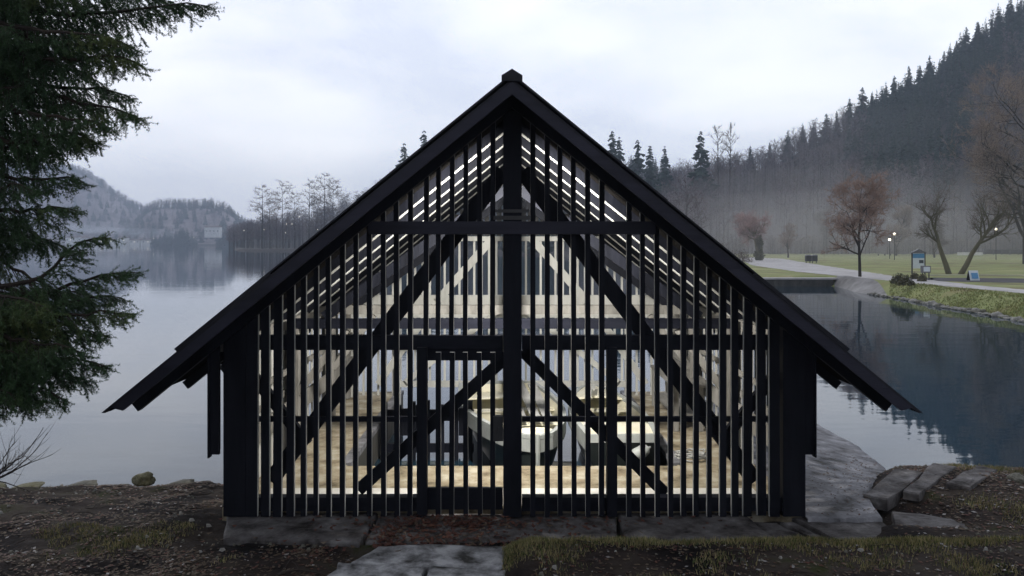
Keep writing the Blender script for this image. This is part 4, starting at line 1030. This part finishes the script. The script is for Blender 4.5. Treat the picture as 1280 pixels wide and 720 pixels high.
for px, py in ((305, 288), (330, 287), (358, 280), (365, 280), (357, 291), (397, 287), (374, 271)): far_lamp(px, py, lerp_tab(px, SH) + 2.5, 'small lit lamp among the bare trees of the left point', 'lit lamps on the left point')
for px, py in ((93, 299), (118, 299.5), (242, 297), (192, 298), (143, 300)): far_lamp(px, py, 1030, 'small lit lamp at the water by the far village', 'lit lamps at the far village')
# ------------------------------------------------------------------ the near spruce
sx, sy = -6.0, 8.3
sp = thing('spruce_tree', 'dark spruce with drooping boughs overhanging the water beside the left bank', 'tree', (sx, sy, ground_z(sx, sy)))
q = np.random.default_rng(3)
segs, wood = [], []                         # (p0, p1) needle-bearing twigs ; (points, radii) woody tubes
def vnorm(v): return v / (np.linalg.norm(v) + 1e-9)
def bough(B, Tp, sag, dens=1.0, hang=1.0):
    B, Tp = np.array(B, float), np.array(Tp, float); D = Tp - B; L = np.linalg.norm(D); fw = vnorm(np.array([D[0], D[1], 0])); lat = np.array([-fw[1], fw[0], 0])
    n = 14; pts = []
    for i in range(n + 1):
        t = i / n; p = B + D * t + np.array([0, 0, -sag * (math.sin(math.pi * min(1, t * 1.12)) if t < .9 else math.sin(math.pi * min(1, t * 1.12))) ])
        pts.append(p + q.normal(0, .012, 3) * (i > 0) * (i < n))
    wood.append((pts, [.035 * (1 - t / n) ** .8 * min(1, L / 2) + .004 for t in range(n + 1)], 5))
    def pt(t): k = min(n - 1, int(t * n)); f_ = t * n - k; return pts[k] * (1 - f_) + pts[k + 1] * f_, vnorm(pts[k + 1] - pts[k])
    a, d = pt(.86); segs.append((a, Tp)); segs.append((Tp, Tp + d * .09 + np.array([0, 0, .03])))
    for t in (.6, .7, .78): a, _ = pt(t); b, _ = pt(t + .08); segs.append((a, b))
    ns = int(L * 17 * dens)
    for i in range(ns):
        t = .14 + .86 * (i + q.random()) / ns; p, d = pt(min(t, .999)); sd = -1 if i % 2 else 1
        near = 1 - t
        l = (.10 + .55 * near ** .7 * min(1, L / 1.6)) * q.uniform(.55, 1.2)
        h = hang * (.25 + .75 * min(1, near * 2.4)) * q.uniform(.5, 1.15)
        e = vnorm(d * (.65 + .5 * t) + lat * sd * q.uniform(.35, .95)); e = vnorm(e * 1.0 + np.array([0, 0, -h]))
        p2 = p + e * l * .5; e2 = vnorm(e * .7 + np.array([0, 0, -.6 * h]) + q.normal(0, .12, 3)); p3 = p2 + e2 * l * .5
        wood.append(([p, p2, p3], [.006, .004, .002], 3))
        s0 = .35 if l > .35 else 0
        if s0 == 0: segs.append((p, p2))
        else: segs.append((p + (p2 - p) * .6, p2))
        segs.append((p2, p3))
        for k in range(int(l * 16 * dens) + 1):
            u = q.uniform(.2, 1); b = p + (p2 - p) * u * 2 if u < .5 else p2 + (p3 - p2) * (u * 2 - 1)
            dd = e if u < .5 else e2; s_ = vnorm(np.cross(dd, q.normal(0, 1, 3))); g_ = vnorm(dd * .8 + s_ * .75 + np.array([0, 0, -.35 * h])); segs.append((b, b + g_ * q.uniform(.05, .15)))
def tip(px, py, Y): v = at(px, py, Y); return (v.x, v.y, v.z)
def trunk_at(z): return (sx, sy, z)
manual = [(262, 8, 7.9, 6.2, .28, 1.0), (215, 2, 8.4, 6.4, .2, 1.0), (230, -25, 7.6, 6.6, .3, 1.0), (175, 148, 8.0, 5.6, .18, .9), (168, 60, 8.3, 6.0, .25, 1.1), (172, 78, 7.7, 5.9, .28, 1.1), (160, 120, 8.2, 5.6, .2, 1.0),
          (135, 160, 7.8, 5.3, .2, 1.0), (120, 178, 8.1, 5.0, .2, .9), (98, 225, 8.0, 4.3, .12, .6), (90, 262, 7.8, 4.0, .15, .8), (60, 300, 8.3, 3.7, .1, .8),
          (132, 296, 7.8, 3.3, .42, .8), (160, 340, 8.0, 3.1, .26, .7), (164, 393, 7.9, 2.9, .16, .8), (128, 418, 8.2, 2.8, .2, 1.0), (132, 458, 7.8, 2.6, .12, 1.0), (110, 476, 8.1, 2.6, .1, 1.0), (150, 372, 8.4, 3.0, .2, .9),
          (78, 500, 7.9, 2.5, .1, 1.0), (48, 505, 8.1, 2.5, .1, 1.1), (20, 500, 7.8, 2.4, .06, 1.1), (100, 440, 7.7, 2.8, .12, 1.0)]
for px, py, Y, z, sag, hg in manual: bough(trunk_at(z), tip(px, py, Y), sag, 1.7, hg * 1.15)
for i in range(50):                          # inner boughs that fill the crown
    py = q.uniform(-60, 480); lim = lerp_tab(py, [(-60, 200), (0, 190), (150, 130), (200, 85), (280, 50), (330, 110), (400, 110), (480, 50)])
    px = q.uniform(-70, lim); Y = sy + q.uniform(-.9, .9); tp = tip(px, py, Y); bough(trunk_at(min(7, tp[2] + q.uniform(.3, 1.0))), tp, q.uniform(.05, .3), 1.25, q.uniform(1.0, 1.6))
for i in range(34):                          # the rest of the tree, outside the frame
    z = q.uniform(1.8, 9.3); a = q.uniform(1.9, 4.6); L = 2.6 * (1 - z / 11); bough(trunk_at(z), (sx + L * math.cos(a), sy + L * math.sin(a), z - L * .35), .12, .55, 1.0)
for i in range(16):
    z = q.uniform(6.8, 9.6); a = q.uniform(0, 6.28); L = 2.4 * (1.02 - z / 10.2); bough(trunk_at(z), (sx + L * math.cos(a), sy + L * math.sin(a), z - L * .3), .1, .6, 1.0)
mb = MB(); mb.tube([(0, 0, -.3), (0, 0, .6), (.03, 0, 4), (0, .03, 9.9)], [.24, .19, .13, .02], 12); mb.build('trunk', 'spruce_bark', sp, smooth=True)
off = np.array([sx, sy, ground_z(sx, sy)])
mb = MB()
for pts, rad, n in wood: mb.tube([p - off for p in pts], rad, n, cap=False)
mb.build('branches', 'spruce_bark', sp)
P0 = np.array([s[0] for s in segs]); P1 = np.array([s[1] for s in segs]); L = np.linalg.norm(P1 - P0, axis=1)
cnt = np.maximum(3, (L * 330).astype(int)); idx = np.repeat(np.arange(len(segs)), cnt); N = len(idx)
u = q.random(N)[:, None]; d = (P1 - P0)[idx] / (L[idx][:, None] + 1e-9); b = P0[idx] * (1 - u) + P1[idx] * u
rv = q.normal(0, 1, (N, 3)); s_ = np.cross(d, rv); s_ /= np.linalg.norm(s_, axis=1)[:, None] + 1e-9
nd = d * q.uniform(.35, .8, (N, 1)) + s_; nd /= np.linalg.norm(nd, axis=1)[:, None]
wv = np.cross(nd, q.normal(0, 1, (N, 3))); wv /= np.linalg.norm(wv, axis=1)[:, None] + 1e-9
ln = q.uniform(.018, .030, (N, 1)); b = b - off
T = np.stack([b - wv * .0034, b + wv * .0034, b + nd * ln], axis=1)
tri_obj('needles', T, 'needle', sp)
print('needles', N, 'segs', len(segs))

# bare shrub at the lower left
bs = thing('bare_shrub', 'bare thin branched shrub leaning over the water at the left bank', 'shrub', (gx(-18, 12.2), 12.2, -.3))
mb = MB(); q = np.random.default_rng(9)
for i in range(15):
    d = np.array([q.uniform(.5, 1.0), q.normal(0, .25), q.uniform(.05, .65)]) if i < 11 else np.array([q.normal(0, .3), q.normal(0, .3), 1.0])
    L_ = q.uniform(.5, 1.25); p = np.array([q.uniform(-.1, .1), q.uniform(-.2, .2), 0.0]); pts = [p]; d = vnorm(d)
    for k in range(8): d = vnorm(d + q.normal(0, .1, 3) + np.array([0, 0, .02])); p = p + d * L_ / 8; pts.append(p)
    mb.tube(pts, [.009 * (1 - k / 9) + .002 for k in range(9)], 4, cap=False)
    for k in range(2, 8):
        e = vnorm(d + q.normal(0, .5, 3)); l = q.uniform(.12, .4); mb.tube([pts[k], pts[k] + e * l * .5, pts[k] + e * l + np.array([0, 0, .03])], [.004, .003, .0015], 3, cap=False)
mb.build('branches', 'spruce_bark', bs)
# fallen sticks
for i, (px, py, l, a, lab) in enumerate(((395, 712, .75, .35, 'long dark fallen branch beside the stone path'), (1010, 640, .3, 1.0, ''), (170, 688, .5, 2.6, 'dark fallen stick among leaves on the left bank'))):
    if not lab: continue
    y = (EYE + .02) / (py - HOR) * F; x = gx(px, y); mb = MB(); pts = []
    for k in range(9):
        t = (k / 8 - .5) * l; xx, yy = x + t * math.cos(a), y + t * math.sin(a) + .02 * math.sin(k); pts.append((xx, yy, ground_z(xx, yy) + .025 + .02 * math.sin(k * .8)))
    mb.tube(pts, [.013 - .001 * k for k in range(9)], 6); tag(mb.build('fallen_branch', 'spruce_bark'), lab, 'branch')

# ------------------------------------------------------------------ air, sky, sun, camera
hz = bpy.data.materials.new('haze'); hz.use_nodes = True; nt = hz.node_tree; nt.nodes.clear()
out = nt.nodes.new('ShaderNodeOutputMaterial'); pv = nt.nodes.new('ShaderNodeVolumePrincipled')
pv.inputs['Color'].default_value = (.71, .82, 1, 1); pv.inputs['Density'].default_value = .00042; pv.inputs['Anisotropy'].default_value = .15
nt.links.new(pv.outputs[0], out.inputs['Volume']); M['haze'] = hz
h = MB(); h.box(-2300, 2300, -60, 2400, -2.6, 195); tag(h.build('haze', 'haze'), 'thin pale mist hanging over the lake and hillside', 'haze', kind='stuff')

def mist(name, label, c, rad, dens, col):
    m = bpy.data.materials.new('haze_bank'); m.use_nodes = True; nt = m.node_tree; nt.nodes.clear()
    o_ = nt.nodes.new('ShaderNodeOutputMaterial'); p_ = nt.nodes.new('ShaderNodeVolumePrincipled'); p_.inputs['Color'].default_value = (*col, 1); p_.inputs['Density'].default_value = dens
    nt.links.new(p_.outputs[0], o_.inputs['Volume'])
    import bmesh
    bm = bmesh.new(); bmesh.ops.create_icosphere(bm, subdivisions=3, radius=1)
    for v_ in bm.verts: v_.co = Vector((v_.co.x * rad[0], v_.co.y * rad[1], v_.co.z * rad[2]))
    me = bpy.data.meshes.new(name); bm.to_mesh(me); bm.free(); me.materials.append(m); o = bpy.data.objects.new(name, me); COL.objects.link(o); o.location = c
    return tag(o, label, 'haze', kind='stuff')
for px, Y, zc, rx, ry, rz_, dn in ((95, 1130, 22, 70, 40, 6, .0035), (150, 1120, 19, 85, 35, 5, .0035), (205, 1110, 14, 60, 30, 5, .0035), (60, 1140, 27, 60, 40, 8, .003), (125, 1125, 25, 50, 30, 9, .002)):
    mist('haze', 'low streak of pale mist above the far village', (gx(px, Y), Y, zc), (rx, ry, rz_), dn, (.88, .93, 1))
for i, (px, Y, rx, ry, rz_) in enumerate(((1060, 205, 70, 30, 9), (1090, 215, 95, 34, 15), (1010, 225, 60, 26, 20), (1180, 210, 60, 26, 17), (960, 215, 45, 24, 13), (1110, 235, 70, 20, 26), (1120, 300, 75, 22, 12), (1110, 128, 52, 36, 13), (1010, 150, 40, 30, 10))):
    zc = land_z(px, Y) + (14 if i == 6 else 3)
    mist('haze', 'thin bank of pale mist drifting before the trees at the park edge', (gx(px, Y), Y, zc), (rx, ry, rz_), (.0016, .0006, .0008, .0013, .0014, .0003, .0008, .0014, .0014)[i], (.97, .94, .93))
W = bpy.data.worlds.new('World'); S.world = W; W.use_nodes = True; nt = W.node_tree; N_, L_ = nt.nodes, nt.links
bg = N_['Background']; bg.inputs['Strength'].default_value = .1
SUN_EL, SUN_AZ = 24, 205
sky = N_.new('ShaderNodeTexSky'); sky.sky_type = 'NISHITA'; sky.sun_disc = False; sky.sun_elevation = R(SUN_EL); sky.sun_rotation = R(SUN_AZ - 180 + 180)
tc = N_.new('ShaderNodeTexCoord'); mp = N_.new('ShaderNodeMapping'); mp.inputs['Scale'].default_value = (1.0, 1.0, 2.6); mp.inputs['Location'].default_value = (.35, .1, .2)
L_.new(tc.outputs['Generated'], mp.inputs['Vector'])
n1 = N_.new('ShaderNodeTexNoise'); n1.inputs['Scale'].default_value = 2.6; n1.inputs['Detail'].default_value = 7; n1.inputs['Roughness'].default_value = .52; n1.inputs['Distortion'].default_value = .25
L_.new(mp.outputs[0], n1.inputs['Vector'])
cr = N_.new('ShaderNodeValToRGB'); e = cr.color_ramp; e.elements[0].position = .37; e.elements[0].color = (9.1, 9.8, 11.5, 1); e.elements[1].position = .63; e.elements[1].color = (13.4, 13.7, 14.4, 1)
L_.new(n1.outputs['Fac'], cr.inputs['Fac'])
# sky dimmed overhead and behind the camera, added to keep the ground dark
sep = N_.new('ShaderNodeSeparateXYZ'); L_.new(tc.outputs['Generated'], sep.inputs[0])
mr = N_.new('ShaderNodeMapRange'); mr.inputs['From Min'].default_value = .32; mr.inputs['From Max'].default_value = .85; mr.inputs['To Min'].default_value = 1; mr.inputs['To Max'].default_value = .8; mr.interpolation_type = 'SMOOTHSTEP'
L_.new(sep.outputs['Z'], mr.inputs['Value'])
mr2 = N_.new('ShaderNodeMapRange'); mr2.inputs['From Min'].default_value = -.5; mr2.inputs['From Max'].default_value = .3; mr2.inputs['To Min'].default_value = .5; mr2.inputs['To Max'].default_value = 1; mr2.interpolation_type = 'SMOOTHSTEP'
L_.new(sep.outputs['Y'], mr2.inputs['Value'])
mm = N_.new('ShaderNodeMath'); mm.operation = 'MULTIPLY'; L_.new(mr.outputs[0], mm.inputs[0]); L_.new(mr2.outputs[0], mm.inputs[1])
sc = N_.new('ShaderNodeVectorMath'); sc.operation = 'SCALE'; L_.new(cr.outputs['Color'], sc.inputs[0]); L_.new(mm.outputs[0], sc.inputs['Scale'])
mx = N_.new('ShaderNodeMix'); mx.data_type = 'RGBA'; mx.inputs['Factor'].default_value = .94
L_.new(sky.outputs[0], mx.inputs['A']); L_.new(sc.outputs[0], mx.inputs['B']); L_.new(mx.outputs['Result'], bg.inputs['Color'])

sd = bpy.data.lights.new('sun', 'SUN'); sd.energy = .5; sd.angle = R(14); sd.color = (1, .95, .88)
so = bpy.data.objects.new('sun', sd); COL.objects.link(so)
az = R(SUN_AZ); el = R(SUN_EL)             # light comes from ahead and to the left, over the lake
dirv = Vector((math.sin(R(-25)) * math.cos(el), math.cos(R(-25)) * math.cos(el), math.sin(el)))
so.rotation_euler = dirv.to_track_quat('Z', 'Y').to_euler(); so.location = (0, 0, 40)
sky.sun_rotation = R(-25)

cd = bpy.data.cameras.new('camera'); cam = bpy.data.objects.new('camera', cd); COL.objects.link(cam)
cam.location = (0, 0, EYE); cam.rotation_euler = (R(90), 0, 0); cd.sensor_width = 36; cd.lens = 36 * F / 1280; cd.shift_y = -(360 - HOR) / 1280
cd.clip_start = .1; cd.clip_end = 8000; S.camera = cam
v = S.view_settings; v.view_transform = 'Standard'; v.look = 'None'; v.exposure = 0; v.gamma = 1; v.use_curve_mapping = False
S.render.film_transparent = False
c = S.cycles; c.use_denoising = True; c.max_bounces = 6; c.diffuse_bounces = 3; c.glossy_bounces = 3; c.transmission_bounces = 2; c.volume_bounces = 1; c.transparent_max_bounces = 8; c.sample_clamp_indirect = 4; c.caustics_reflective = False; c.caustics_refractive = False
